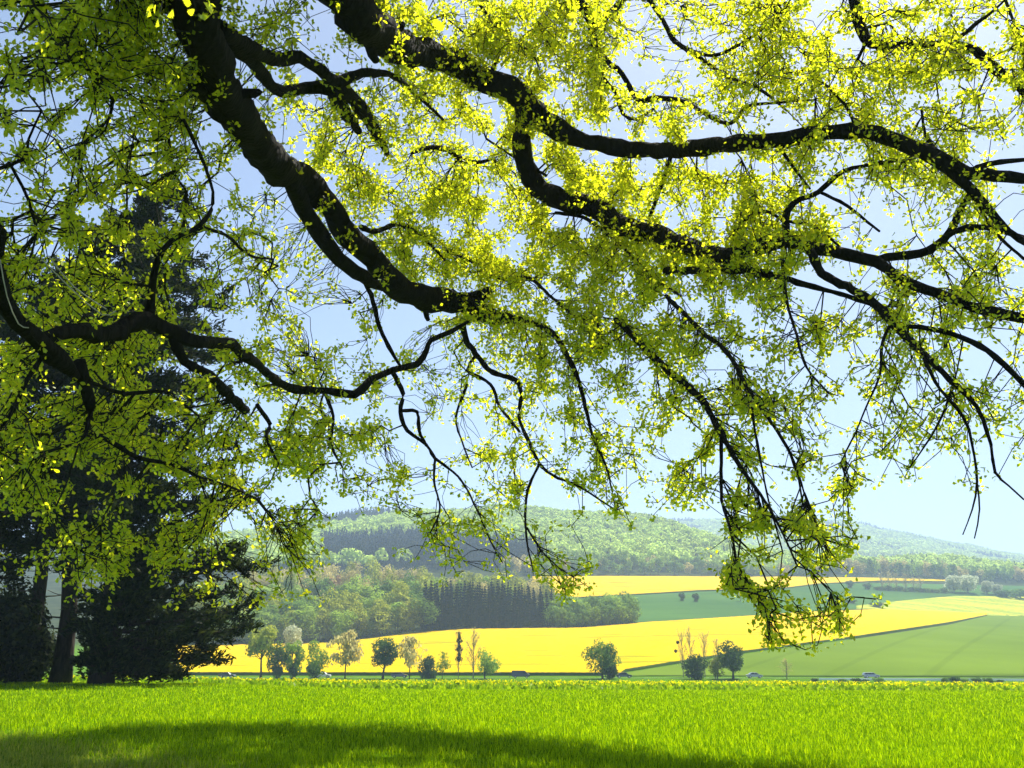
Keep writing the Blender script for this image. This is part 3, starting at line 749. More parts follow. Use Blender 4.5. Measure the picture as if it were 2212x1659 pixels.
# ------------------------------------------------------------------ vehicles, barrier
M_GLASS = NT("car_glass")
_p = M_GLASS.n("BsdfPrincipled"); _p.inputs["Base Color"].default_value = (.01, .012, .014, 1); _p.inputs["Roughness"].default_value = .06
M_GLASS = M_GLASS.surf(_p.outputs[0])
M_TYRE = mat_plain("tyre_rubber", (.015, .015, .015), .9)
M_RIM = mat_plain("rim_metal", (.5, .5, .5), .3, .9)
M_LAMPG = mat_plain("lamp_glass", (.75, .75, .72), .15)
M_TAIL = mat_plain("tail_lamp_red", (.4, .01, .01), .3)
def vehicle(name, u, Y, paint, label, van=False, estate=False):
    x = spot(u, Y).x; z = ROADZ(x, Y)
    e = empty(name, (x, Y, z)); tag(e, label, "van" if van else "car", "vehicles on the country road")
    L, H, W = (5.0, 1.95, 1.95) if van else (4.4, 1.5, 1.78)
    if van: prof = [(-2.45, .4), (-2.5, 1.0), (-2.42, 1.85), (-2.3, 1.95), (.9, 1.95), (1.15, 1.88), (1.85, 1.12), (2.35, .98), (2.5, .7), (2.48, .35), (-2.2, .32)]
    elif estate: prof = [(-2.15, .4), (-2.2, .85), (-2.0, 1.35), (-1.8, 1.47), (.3, 1.5), (.6, 1.44), (1.15, .98), (1.95, .84), (2.2, .62), (2.18, .32), (-2.0, .3)]
    else: prof = [(-2.15, .4), (-2.2, .8), (-2.0, .95), (-1.55, 1.05), (-1.0, 1.4), (-.6, 1.5), (.15, 1.5), (.5, 1.42), (1.1, .98), (1.9, .84), (2.2, .62), (2.18, .32), (-2.0, .3)]
    b = Bag(); n = len(prof)
    for k in range(3):
        pass
    ring = []
    for (yy, sx, dz) in ((-W / 2, .97, 0.0), (-W / 2 + .06, 1.0, .0), (W / 2 - .06, 1.0, .0), (W / 2, .97, 0.0)):
        ring.append([(px_ * sx, yy * (1 - .16 * max(0, (pz - .95)) / .6), .3 + (pz - .3) * (.985 if sx < 1 else 1)) for px_, pz in prof])
    V = np.array(ring).reshape(-1, 3)
    fs = []
    for k in range(3):
        for i in range(n):
            j = (i + 1) % n; fs.append((k * n + i, k * n + j, (k + 1) * n + j, (k + 1) * n + i))
    me = bpy.data.meshes.new("car_body")
    me.from_pydata([tuple(a) for a in V], [], fs + [tuple(range(n))[::1], tuple(range(3 * n, 4 * n))[::-1]])
    me.materials.append(paint); me.update()
    obj("body", me, e)
    def panel(nm, pts, mat, th=.012):
        pts = np.array(pts, float); c = pts.mean(0)
        nrm = unit(np.cross(pts[1] - pts[0], pts[2] - pts[0])[None])[0]
        if np.dot(nrm, c - [0, 0, .8]) < 0: nrm = -nrm
        k = len(pts); Vv = np.concatenate([pts - nrm * .01, pts + nrm * th]); a = list(range(k))
        f = [tuple(a), tuple(x_ + k for x_ in a)] + [(i, (i + 1) % k, (i + 1) % k + k, i + k) for i in range(k)]
        m_ = bpy.data.meshes.new("car_" + nm); m_.from_pydata([tuple(q) for q in Vv], [], f); m_.materials.append(mat); m_.update()
        obj(nm, m_, e)
    def yw(zz, sg): return sg * (W / 2 * (1 - .16 * max(0, zz - .95) / .6))
    for sg in (-1, 1):
        if van: win = [[(1.2, 1.15), (1.65, 1.15), (1.08, 1.75), (.55, 1.75), (.5, 1.15)], ]
        elif estate: win = [[(.05, .98), (.95, .98), (.5, 1.38), (.05, 1.4)], [(-.05, .98), (-.05, 1.4), (-1.0, 1.4), (-1.0, .98)], [(-1.1, .98), (-1.1, 1.4), (-1.75, 1.36), (-1.9, 1.02)]]
        else: win = [[(.0, .98), (.9, .98), (.42, 1.36), (.0, 1.4)], [(-.1, .98), (-.1, 1.4), (-.6, 1.4), (-1.1, 1.2), (-1.3, 1.0)]]
        for wv in win: panel("side_window", [(a, yw(c_, sg), c_) for a, c_ in wv], M_GLASS)
    wt = ((1.2, 1.84), (1.8, 1.17)) if van else ((.55, 1.4), (1.08, 1.02))
    panel("windscreen", [(wt[0][0] + .01, -.66, wt[0][1]), (wt[0][0] + .01, .66, wt[0][1]), (wt[1][0] + .01, .78, wt[1][1]), (wt[1][0] + .01, -.78, wt[1][1])], M_GLASS)
    for sg in (-1, 1):
        panel("headlight", [(L / 2 - .03, sg * .5, .62), (L / 2 - .03, sg * .8, .64), (L / 2 - .1, sg * .8, .78), (L / 2 - .1, sg * .5, .76)], M_LAMPG)
        panel("tail_light", [(-L / 2 + .0, sg * .62, .7), (-L / 2 + .0, sg * .84, .7), (-L / 2 + .0, sg * .84, .9), (-L / 2 + .0, sg * .62, .9)], M_TAIL)
    r = .34
    for xs in (-1.35, 1.38) if not van else (-1.5, 1.6):
        for sg in (-1, 1):
            an = np.linspace(0, 6.2832, 20, endpoint=False)
            def disc(r0, y0, y1):
                Vv = np.concatenate([np.stack([xs + r0 * np.cos(an), 0 * an + y0, r + r0 * np.sin(an)], -1), np.stack([xs + r0 * np.cos(an), 0 * an + y1, r + r0 * np.sin(an)], -1)])
                return [tuple(q) for q in Vv], [tuple(range(20)), tuple(range(39, 19, -1))] + [(i, (i + 1) % 20, (i + 1) % 20 + 20, i + 20) for i in range(20)]
            for nm, r0, ya, yb, mt in (("tyre", r, .70, .92, M_TYRE), ("rim", r * .62, .8, .935, M_RIM)):
                Vv, ff = disc(r0, sg * ya, sg * yb)
                m_ = bpy.data.meshes.new("car_" + nm); m_.from_pydata(Vv, [], ff); m_.materials.append(mt); m_.update()
                if nm == "tyre": wheel = obj("wheel", m_, e)
                else: obj("rim", m_, wheel)
    return e
P_BLACK = mat_plain("black_paint", (.012, .012, .014), .25, 0, .8)
P_GREY = mat_plain("dark_grey_paint", (.05, .05, .065), .25, .3, .8)
P_SILVER = mat_plain("silver_paint", (.3, .33, .34), .25, .6, .8)
P_WHITE = mat_plain("white_paint", (.75, .75, .75), .3, 0, .8)
P_BLUE = mat_plain("blue_black_paint", (.02, .03, .05), .2, .2, .9)
vehicle("car", 490, 281.5, P_BLACK, "dark car emerging right of the pine group")
vehicle("car", 697, 281.5, P_WHITE, "white car half hidden by the round spreading tree", estate=True)
vehicle("car", 863, 281.5, P_GREY, "dark grey car between the dark round tree and a drooping birch", estate=True)
vehicle("van", 1125, 281.5, P_BLACK, "black van on the open stretch of road", van=True)
vehicle("car", 1348, 281.5, P_BLUE, "blue black car passing right of the big rounded tree")
vehicle("car", 1630, 285.3, P_SILVER, "silver car right of the dark green broad tree")
vehicle("car", 1882, 285.3, P_SILVER, "silver green car alone before the light green wheat field", estate=True)

def barrier():
    M_ST = mat_plain("barrier_white", (.78, .79, .78), .5, 0, 0, .06)
    x0, x1 = spot(1770, 271).x, spot(2330, 271).x
    e = empty("crash_barrier", (x0, 271, float(ground(x0, 271)))); tag(e, "white crash barrier running along the road at the far right", "barrier")
    xs = np.arange(x0, x1, 2.0)
    pr = [(0, .35), (-.05, .42), (-.05, .55), (0, .6), (-.05, .66), (-.05, .82), (0, .9), (.03, .9), (.03, .35)]
    g = ground(xs, 271 + 0 * xs); V = []; n = len(pr)
    for x_, z_ in zip(xs, g): V += [(x_ - x0, a, z_ - g[0] + b_ + .15) for a, b_ in pr]
    f = [(i * n + k, i * n + (k + 1) % n, (i + 1) * n + (k + 1) % n, (i + 1) * n + k) for i in range(len(xs) - 1) for k in range(n)]
    me = bpy.data.meshes.new("barrier_rail"); me.from_pydata(V, [], f); me.materials.append(M_ST); me.update(); obj("rail", me, e)
    pv, pf, pm = [], [], None
    bx = [(-.05, .04, -.5), (.05, .04, -.5), (.05, .14, -.5), (-.05, .14, -.5), (-.05, .04, .95), (.05, .04, .95), (.05, .14, .95), (-.05, .14, .95)]
    pm = bpy.data.meshes.new("barrier_post"); pm.from_pydata(bx, [], [(0, 3, 2, 1), (4, 5, 6, 7), (0, 1, 5, 4), (1, 2, 6, 5), (2, 3, 7, 6), (3, 0, 4, 7)]); pm.materials.append(M_ST); pm.update()
    for x_, z_ in zip(xs[::2][:60], g[::2]): obj("post", pm, e, (x_ - x0, 0, z_ - g[0]))
barrier()

# ------------------------------------------------------------------ near ground cover
def grass():
    rng = np.random.default_rng(3); n = 380000
    yy = 11.0 * (62 / 11.0) ** (rng.random(n) ** 0.92); tt = rng.uniform(-.6, .6, n); xx = tt * yy
    cl = np.sin(xx * 1.9 + np.sin(yy * 1.3) * 2) * np.sin(yy * 2.3 + np.sin(xx * .8) * 2)
    zz = ground(xx, yy); c2 = np.sin(xx * 7.3 + 2 * np.sin(yy * 3.1)) * np.sin(yy * 6.1 + 2 * np.sin(xx * 2.7)) + .6 * np.sin(xx * 17 + yy * 3) * np.sin(yy * 11 - xx * 4)
    h = rng.uniform(.045, .125, n) * (1 + .25 * cl + .38 * c2) * np.clip(1.15 - yy / 160, .6, 1.1); h[rng.random(n) < .02] *= 1.5
    w = np.maximum(.008, yy * .00045) * rng.uniform(.6, 1.4, n)
    a = rng.random(n) * 6.28; T_ = np.stack([np.cos(a), np.sin(a), 0 * a], -1)
    b = a + 1.57 + rng.normal(size=n) * .5; ln = rng.uniform(.15, .65, n) * h
    D = np.stack([np.cos(b) * ln, np.sin(b) * ln, 0 * b], -1); P = np.stack([xx, yy, zz - .015], -1)
    Z = np.array([0, 0, 1.0]); dry = (xx < -4.6 - (yy - 14) * .9 + rng.normal(size=n) * .9) & (yy < 20)
    hh = h[:, None]; ww = (w / 2)[:, None]
    V = np.stack([P - T_ * ww, P + T_ * ww, P + D * .35 + Z * hh * .62 + T_ * ww * .8, P + D * .35 + Z * hh * .62 - T_ * ww * .8, P + D + Z * hh], 1)
    for m, nm, mat, lab in ((~dry, "wheat_blades", M_GRASS, "dense bright green young wheat of the foreground meadow"), (dry, "dry_grass", M_DRYGRASS, "yellowish dry grass in the lower left corner")):
        VV = V[m]; k = len(VV); i = np.arange(k)[:, None] * 5
        tag(obj(nm, mesh_data(nm, VV.reshape(-1, 3), [i + [0, 1, 2, 3], i + [3, 2, 4]], mat)), lab, "grass", kind="stuff")
grass()

def fringe():
    rng = np.random.default_rng(8); n = 15000
    yy = rng.uniform(61, 96, n); xx = rng.uniform(-.62, .62, n) * yy
    zz = ground(xx, yy); den = .5 + .5 * np.sin(xx * .33 + 1.2 * np.sin(yy * .4)) * np.sin(xx * .9 + 2)
    h = rng.uniform(.25, .6, n) * np.clip((yy - 54) / 18, .3, 1)
    fl = (rng.random(n) < np.clip((yy - 64) / 13, .03, .5) * (.55 + .6 * den))
    P = np.stack([xx, yy, zz], -1); b = Bag()
    m = n * 3; k = np.repeat(np.arange(n), 3)
    Q = P[k] + np.stack([rng.normal(size=m) * .16, rng.normal(size=m) * .16, h[k] * rng.uniform(.15, .8, m)], -1)
    V, Fq = kites(Q, rng.normal(size=(m, 3)) + [0, -.4, .4], .2, rng, 1.7, np.tile([0, 0, 1.0], (m, 1)) + rng.normal(size=(m, 3)) * .5)
    tag(obj("flower_strip_leaves", mesh_data("flower_strip_leaves", V, [Fq], M_WEED)), "rough green stems of the strip between meadow and road", "wild plants", kind="stuff")
    k = np.repeat(np.nonzero(fl)[0], 5); m = len(k)
    Q = P[k] + np.stack([rng.normal(size=m) * .13, rng.normal(size=m) * .13, h[k] + rng.uniform(-.22, .05, m)], -1)
    V, Fq = kites(Q, rng.normal(size=(m, 3)) + [0, 0, .5], .115, rng, 1.1)
    tag(obj("flower_strip", mesh_data("flower_strip", V, [Fq], M_RAPEFLOWER)), "scattered yellow rapeseed flowers along the meadow edge", "flowers", kind="stuff")
fringe()

# ------------------------------------------------------------------ pines on the left
def pine(seed, u, Y, h, prof, label, r0=.5, z0=.0, nbr=110, dens=1.0, squash_left=1.0, dead=0):
    rng = np.random.default_rng(seed); p = spot(u, Y); e = empty("pine_tree", p)
    tag(e, label, "tree", "dark pines at the left edge of the meadow")
    b = Bag(); zz = np.linspace(-.4, h, 14); wob = np.cumsum(rng.normal(size=(14, 2)) * .07, 0)
    tp = np.stack([wob[:, 0], wob[:, 1], zz], -1); rr = r0 * (1 - .93 * np.clip(zz / h, 0, 1)); rr[0] *= 1.35; rr[1] *= 1.05
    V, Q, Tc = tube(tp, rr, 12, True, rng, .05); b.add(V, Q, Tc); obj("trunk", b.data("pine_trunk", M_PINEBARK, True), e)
    lb = Bag(); P, N, AX = [], [], []
    fz = np.array([a for a, _ in prof]); fr = np.array([c for _, c in prof])
    for i in range(nbr + dead):
        dd = i >= nbr
        f = ((i + rng.random()) / nbr) ** (1.3 if nbr > 150 else 1) if not dd else rng.uniform(.1, .5)
        z_ = h * (z0 + (1 - z0) * f) if not dd else h * f; a = rng.random() * 6.28
        R = (np.interp(z_ / h, fz, fr) * rng.uniform(.62, 1.12)) if not dd else rng.uniform(1, 3)
        if math.cos(a) < -.1: R *= squash_left * (1 if z_ > .33 * h or nbr < 150 else .6)
        elif nbr > 150 and z_ < .25 * h: R *= .97
        if nbr > 150 and z_ < .24 * h and math.sin(a) < -.35: R *= .5
        s = np.array([np.interp(z_, zz, tp[:, 0]), np.interp(z_, zz, tp[:, 1]), z_]); d = np.array([math.cos(a), math.sin(a), 0])
        rise = rng.uniform(-.12, .22) * R
        mid = s + d * R * .5 + [0, 0, rise * .3 - .02 * R]; end = s + d * R + [0, 0, rise]
        c = catmull([s, mid, end], .8); lb.add(*tube(c, np.linspace(max(.03, .022 * R), .015, len(c)), 5, False))
        if dd: continue
        for _ in range(int(3 + R * 2.6)):
            q = rng.uniform(.06, 1.0) ** .75; o_ = c[min(len(c) - 1, int(q * (len(c) - 1)))]
            sd = unit((d * .8 + rng.normal(size=3) * [.6, .6, .3])[None])[0]; ln = rng.uniform(.5, 1.4) * min(1, R / 3 + .3)
            tip = o_ + sd * ln + [0, 0, rng.uniform(-.05, .3) * ln]; lb.add(*tube([o_, (o_ + tip) / 2, tip], [.02, .014, .008], 3, False))
            k = int(dens * rng.integers(22, 40)); w_ = rng.random(k) ** .6
            C = o_ + (tip - o_) * w_[:, None] + rng.normal(size=(k, 3)) * .13
            P.append(C); AX.append(np.tile(sd, (k, 1)) + rng.normal(size=(k, 3)) * .55 + [0, 0, .45]); N.append(rng.normal(size=(k, 3)) + [0, 0, .5])
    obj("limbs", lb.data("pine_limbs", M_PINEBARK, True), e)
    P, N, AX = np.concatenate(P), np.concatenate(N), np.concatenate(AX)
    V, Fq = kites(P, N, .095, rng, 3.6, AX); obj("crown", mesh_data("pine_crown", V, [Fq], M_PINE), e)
PR_BIG = [(0, 5.0), (.05, 6.6), (.12, 7.6), (.18, 8.0), (.26, 7.0), (.36, 6.2), (.5, 5.3), (.66, 5.6), (.78, 4.6), (.9, 2.6), (1, .5)]
PR_UP = [(0, 1), (.3, 3.0), (.45, 4.2), (.6, 4.8), (.8, 3.6), (.95, 1.5), (1, .4)]
pine(901, 222, 50, 27.0, PR_BIG, "broad dark pine with low sweeping branches, nearest the road", .52, .02, 185, 1.6, .6)
pine(902, 127, 52, 25.5, PR_UP, "dark pine trunk between the broad pine and the edge pine", .46, .26, 95, 1.5, .9, 22)
pine(903, 66, 55, 25.0, PR_UP, "dark pine trunk left of the middle pine", .42, .28, 90, 1.5, .9, 22)
pine(904, -45, 53, 23.0, PR_UP, "dark pine cut by the left picture edge", .42, .2, 90, 1.5, 1.0, 10)
K_YEW = [kind_broad("yew", 80 + i, 6, 6, .1, 14, 5200, .26, M_PINE, M_PINEBARK, r0=.14, lobe=.5) for i in range(2)]
for i, (u, Y, h, w) in enumerate(((8, 51, 3.6, 4.2), (78, 53.5, 2.6, 2.6), (36, 52.5, 2.2, 2.4), (-60, 50, 5, 5), (22, 55, 4.6, 3.6))):
    plant(K_YEW[i % 2], "evergreen_shrub", u, Y, h, w, "blackish evergreen shrub under the left pines", "shrub", "evergreen shrubs under the pines", i * 1.3)

# ------------------------------------------------------------------ the great oak overhead
DU = np.array([-300., 0, 400, 700, 1000, 1300, 1700, 2212, 2500])
DV = np.array([-700., 0, 450, 850, 1400])
DM = np.array([
 [9, 10, 12, 16, 20, 22, 20, 18, 18],
 [10.5, 11.5, 14, 18, 24, 25, 21, 18.5, 18],
 [11.5, 12.5, 16, 24, 29.5, 26.5, 20, 18, 17],
 [12.5, 13.5, 17, 24.5, 27, 22, 16, 15, 15],
 [12.5, 13.5, 15, 18, 18, 16.5, 13.2, 14, 14]])
def dmap(u, v):
    u = np.clip(np.asarray(u, float), DU[0], DU[-1]); v = np.clip(np.asarray(v, float), DV[0], DV[-1])
    i = np.clip(np.searchsorted(DU, u) - 1, 0, len(DU) - 2); j = np.clip(np.searchsorted(DV, v) - 1, 0, len(DV) - 2)
    a = (u - DU[i]) / (DU[i + 1] - DU[i]); b = (v - DV[j]) / (DV[j + 1] - DV[j])
    a = a * a * (3 - 2 * a); b = b * b * (3 - 2 * b)
    return (DM[j, i] * (1 - a) + DM[j, i + 1] * a) * (1 - b) + (DM[j + 1, i] * (1 - a) + DM[j + 1, i + 1] * a) * b

# traced limbs: depth shift, then u, v, width
LIMBS = [
 (0, "395,-40,118 430,60,108 475,170,98 520,260,88 590,345,84 650,392,72 708,445,64 758,500,62 808,560,64 862,615,66 930,645,60 1000,652,54 1040,640,34 1056,626,24"),
 (0, "985,650,44 1025,668,46 1060,685,38 1100,688,12"),
 (-.2, "625,385,40 655,450,46 692,508,44 735,558,40 785,596,34 830,618,22"),
 (.3, "470,60,50 540,105,42 600,128,36 650,122,32 690,150,30 725,178,32 760,166,28 800,158,22 850,166,15 900,205,10 960,262,7"),
 (.5, "490,85,40 550,140,34 600,196,30 660,192,32 720,190,36 760,215,38 790,250,34 815,290,26 838,335,14"),
 (.7, "715,185,34 735,225,34 757,255,28 775,285,16"),
 (0, "720,-30,98 760,20,98 810,70,94 850,95,86 920,112,70 1000,150,62 1070,180,60 1125,200,62 1137,250,54 1128,300,47 1130,350,48 1160,400,52 1220,430,52 1290,447,50 1340,490,52 1400,500,48 1460,520,44 1530,550,42 1590,550,42 1640,530,38 1700,525,34 1760,540,33 1830,550,31 1890,565,30 1940,600,27 2000,625,25 2080,660,25 2150,675,25 2212,690,25 2300,705,22"),
 (-.2, "1135,225,56 1190,270,50 1250,300,44 1320,318,41 1400,325,38 1470,325,42 1560,308,40 1650,308,40 1740,296,38 1830,286,36 1900,291,36 1970,318,36 2030,345,35 2090,374,36 2150,381,30 2212,385,26 2300,390,22"),
 (-.2, "1990,330,28 2050,368,27 2090,402,25 2130,450,22 2180,500,20 2230,532,18 2300,560,14"),
 (0, "2080,395,16 2110,362,15 2160,350,13 2212,346,11 2280,340,8"),
 (.6, "1836,-40,28 1850,40,28 1868,85,27 1900,97,21 1980,97,18 2060,95,18 2110,110,17 2160,150,14 2212,205,12 2270,250,9"),
 (.8, "1226,-40,27 1265,20,24 1280,70,20 1285,120,14 1300,165,11 1330,200,10 1345,245,10 1375,257,9 1412,235,6"),
 (-1.0, "-40,440,30 -14,560,42 0,640,44 35,698,48 90,745,50 140,790,42 165,815,24"),
 (-1.0, "95,735,42 160,715,44 230,726,46 270,706,46 320,696,48 380,725,42 430,745,36 500,742,30 525,765,29 560,792,26 620,835,25 700,845,21 765,852,24 800,820,20 850,800,18 900,786,17 922,755,16 930,735,14 975,716,12 1012,694,9"),
]
BRANCHES = [
 (.3, "420,185,34 470,225,32 520,262,22 560,310,10"), (.4, "2055,95,13 2110,50,10 2150,20,7 2190,-20,5"), (.6, "2100,108,12 2150,160,10 2212,192,8 2290,230,6"),
 (.5, "1872,90,10 1852,128,8 1838,152,5"), (.7, "1280,95,14 1310,132,14 1345,160,13 1375,215,12 1420,211,14 1480,220,12 1530,250,11 1580,266,10 1615,230,9 1680,222,7 1760,215,5"),
 (.9, "1298,50,14 1335,8,17 1365,-40,18"), (.9, "1372,-40,16 1430,40,12 1460,90,12 1520,130,10 1570,165,9 1640,192,8 1700,240,5"),
 (.2, "1895,562,22 1960,548,23 2010,540,22 2050,500,20 2078,445,17 2105,405,14"), (.1, "2005,538,15 2060,502,15 2120,490,14 2212,515,13 2300,540,10"),
 (-.3, "1748,540,24 1775,590,23 1830,620,22 1890,655,23 1940,710,22 1990,760,18 2050,820,15 2110,880,12 2140,960,9 2150,1020,7 2180,1050,5 2212,1080,4"),
 (-.2, "1935,703,10 2010,710,13 2080,730,14 2150,770,15 2212,830,15 2290,900,12"), (-.4, "1985,755,10 2030,840,9 2080,900,8 2100,960,7 2110,1040,6 2100,1100,4 2080,1155,3"),
 (-.4, "2108,1020,5 2116,1100,4 2105,1163,3"), (.3, "1440,585,20 1560,582,22 1650,590,18 1740,615,14 1830,640,12 1890,660,9"),
 (-.8, "320,692,26 326,640,21 337,570,19 370,520,13 430,487,12 460,440,9 452,385,8 425,318,9 396,258,9"), (-.8, "428,488,10 490,510,9 540,552,7 590,560,5"),
 (-1.0, "375,728,30 400,780,27 450,810,26 490,850,28 532,884,24"), (-1.0, "172,780,36 185,840,34 196,880,28 190,930,14 172,955,5"),
 (-1.0, "188,930,12 240,955,14 300,990,14 370,1002,10 430,1030,8 500,1052,6 560,1080,4"), (-1.0, "195,825,11 270,850,12 350,845,10 380,860,7 430,900,5"),
 (-.6, "555,875,10 582,915,12 574,942,10 590,980,8 602,1002,5"), (0, "778,585,13 805,650,12 820,710,12 845,760,9 870,800,7"),
 (0, "846,800,13 870,850,12 864,890,11 880,930,9 920,960,8 940,990,8 990,1030,6 1030,1100,5 1060,1170,4 1085,1215,3"), (0, "864,887,8 900,889,9 905,930,8 922,962,7"),
 (0, "940,990,7 938,1040,6 950,1100,5 930,1150,4"), (0, "1000,690,16 1010,740,15 1060,800,13 1115,820,12 1125,860,10 1120,900,9 1140,950,9 1165,1000,8 1200,1030,7 1250,1050,6 1330,1102,4"),
 (0, "1028,768,10 1010,800,9 1060,830,9 1080,880,8 1122,932,7"), (0, "1165,1000,7 1140,1060,7 1135,1120,6 1140,1180,5 1152,1232,3"), (0, "1138,1140,5 1170,1190,4 1205,1225,3"),
 (.2, "1090,680,14 1180,710,14 1220,760,14 1245,810,12 1265,880,10 1280,940,8 1310,1010,6 1322,1062,4"), (-.2, "1330,690,14 1380,740,16 1420,780,18 1470,820,20 1520,870,18 1560,940,15 1600,1010,11 1650,1080,8 1690,1150,6 1722,1222,4"),
 (-.3, "1558,935,10 1558,1000,9 1560,1080,8 1580,1150,7 1600,1250,5 1650,1335,3"), (-.1, "1440,640,12 1480,680,12 1520,720,12 1570,760,12 1610,830,10 1650,890,9 1690,950,8 1720,1010,6 1742,1082,4"),
 (0, "1690,560,9 1700,650,8 1720,720,7 1740,790,6 1790,850,5"), (.3, "960,540,6 985,552,8 1030,570,9 1080,600,10 1140,600,9 1190,640,8 1240,680,7 1290,692,5"),
 (.3, "780,490,14 810,500,13 865,486,12 920,520,9 960,560,6"), (.6, "890,330,10 920,320,13 965,322,14 1000,346,13 1040,350,10 1065,342,6"), (.2, "1448,340,13 1430,400,10 1410,450,9 1398,475,7"),
 (.2, "1700,522,20 1696,475,19 1712,440,16 1768,414,14 1805,380,12 1842,363,11 1941,346,8"), (.3, "1768,414,9 1830,445,8 1900,500,6"), (.3, "1694,478,9 1650,455,8 1600,480,6 1582,505,4"),
 (.1, "1700,478,9 1760,490,8 1812,532,6"), (.1, "1685,320,9 1720,370,8 1750,408,6"), (.8, "1455,90,9 1530,120,9 1600,95,8 1650,60,6 1690,20,4"), (.2, "-30,372,11 50,345,9 62,300,6 90,240,5"),
 (.2, "20,350,8 60,430,8 80,500,6"), (.3, "180,140,14 215,180,13 242,215,11 236,255,6"), (.4, "355,230,9 365,300,8 375,370,7 402,412,5"), (.1, "1200,460,10 1260,470,10 1330,520,8 1400,590,8 1470,640,6"),
 (.1, "1020,1010,4 1000,960,5 985,900,6 1010,830,7"), (.2, "1180,380,8 1095,330,6 1050,300,5"), (.3, "1060,170,12 1075,125,10 1090,85,6"), (.5, "1000,-40,8 1060,40,8 1100,72,6 1160,130,5"),
 (-.2, "1930,690,9 1905,740,8 1900,810,6 1870,880,5 1850,930,4"), (-.2, "2060,830,7 2035,900,6 2000,960,5 1965,1010,3"), (-.2, "1620,840,8 1625,900,7 1640,980,6 1660,1080,5 1690,1190,4"), (.2, "2212,560,8 2150,500,9 2100,420,9"),
 (.1, "1850,285,8 1830,235,7 1790,190,6 1740,150,4"), (.1, "2040,345,10 2000,290,8 1990,230,6"), (-.8, "110,740,12 60,820,12 20,900,12 -30,960,10"), (.2, "700,845,9 720,900,8 715,960,7 740,1010,5"),
]
DENS = """
999988887666778879999999998533468987655665574
999988877666777889999999987433257887546776575
999988876555788899999998887334346787657788766
988888776555777778999999884444467877678888766
888777776544666657888999888755445678877788876
787776665444666556788999998876555567888888765
676666544444666666778889999987777778888777655
566665443455677776668999999999988888877666555
577776555455577888899999999999998887643256655
788887666554567899999999999999998888621235555
888888776665445789999999999999999987755456665
888888866554432468999999999999998887777666666
888888766665442236788999999999987776688887776
888877765555542223468999999998875455788888876
777777766555653223456889999987664456788888876
888888877777764434455568999877664456777777765
998888888888876543345556788766776556666666554
999888888888877654333455677766777666555544443
999888888888887663223345666655677766545543332
888888888888887763323345665545677776434432221
788888888888887763333456665445788876412221100
678888888888876433344566654335688886300000000
457788888888651003555331100112478885100000000
235677776666540001454302000000146888400000000
124566664455540000032204530000025777500000000
012344421123320000000003410000015666410000000
000111100000000000000000000000004544300000000
000000000000000000000000000000001310000000000
""".split()

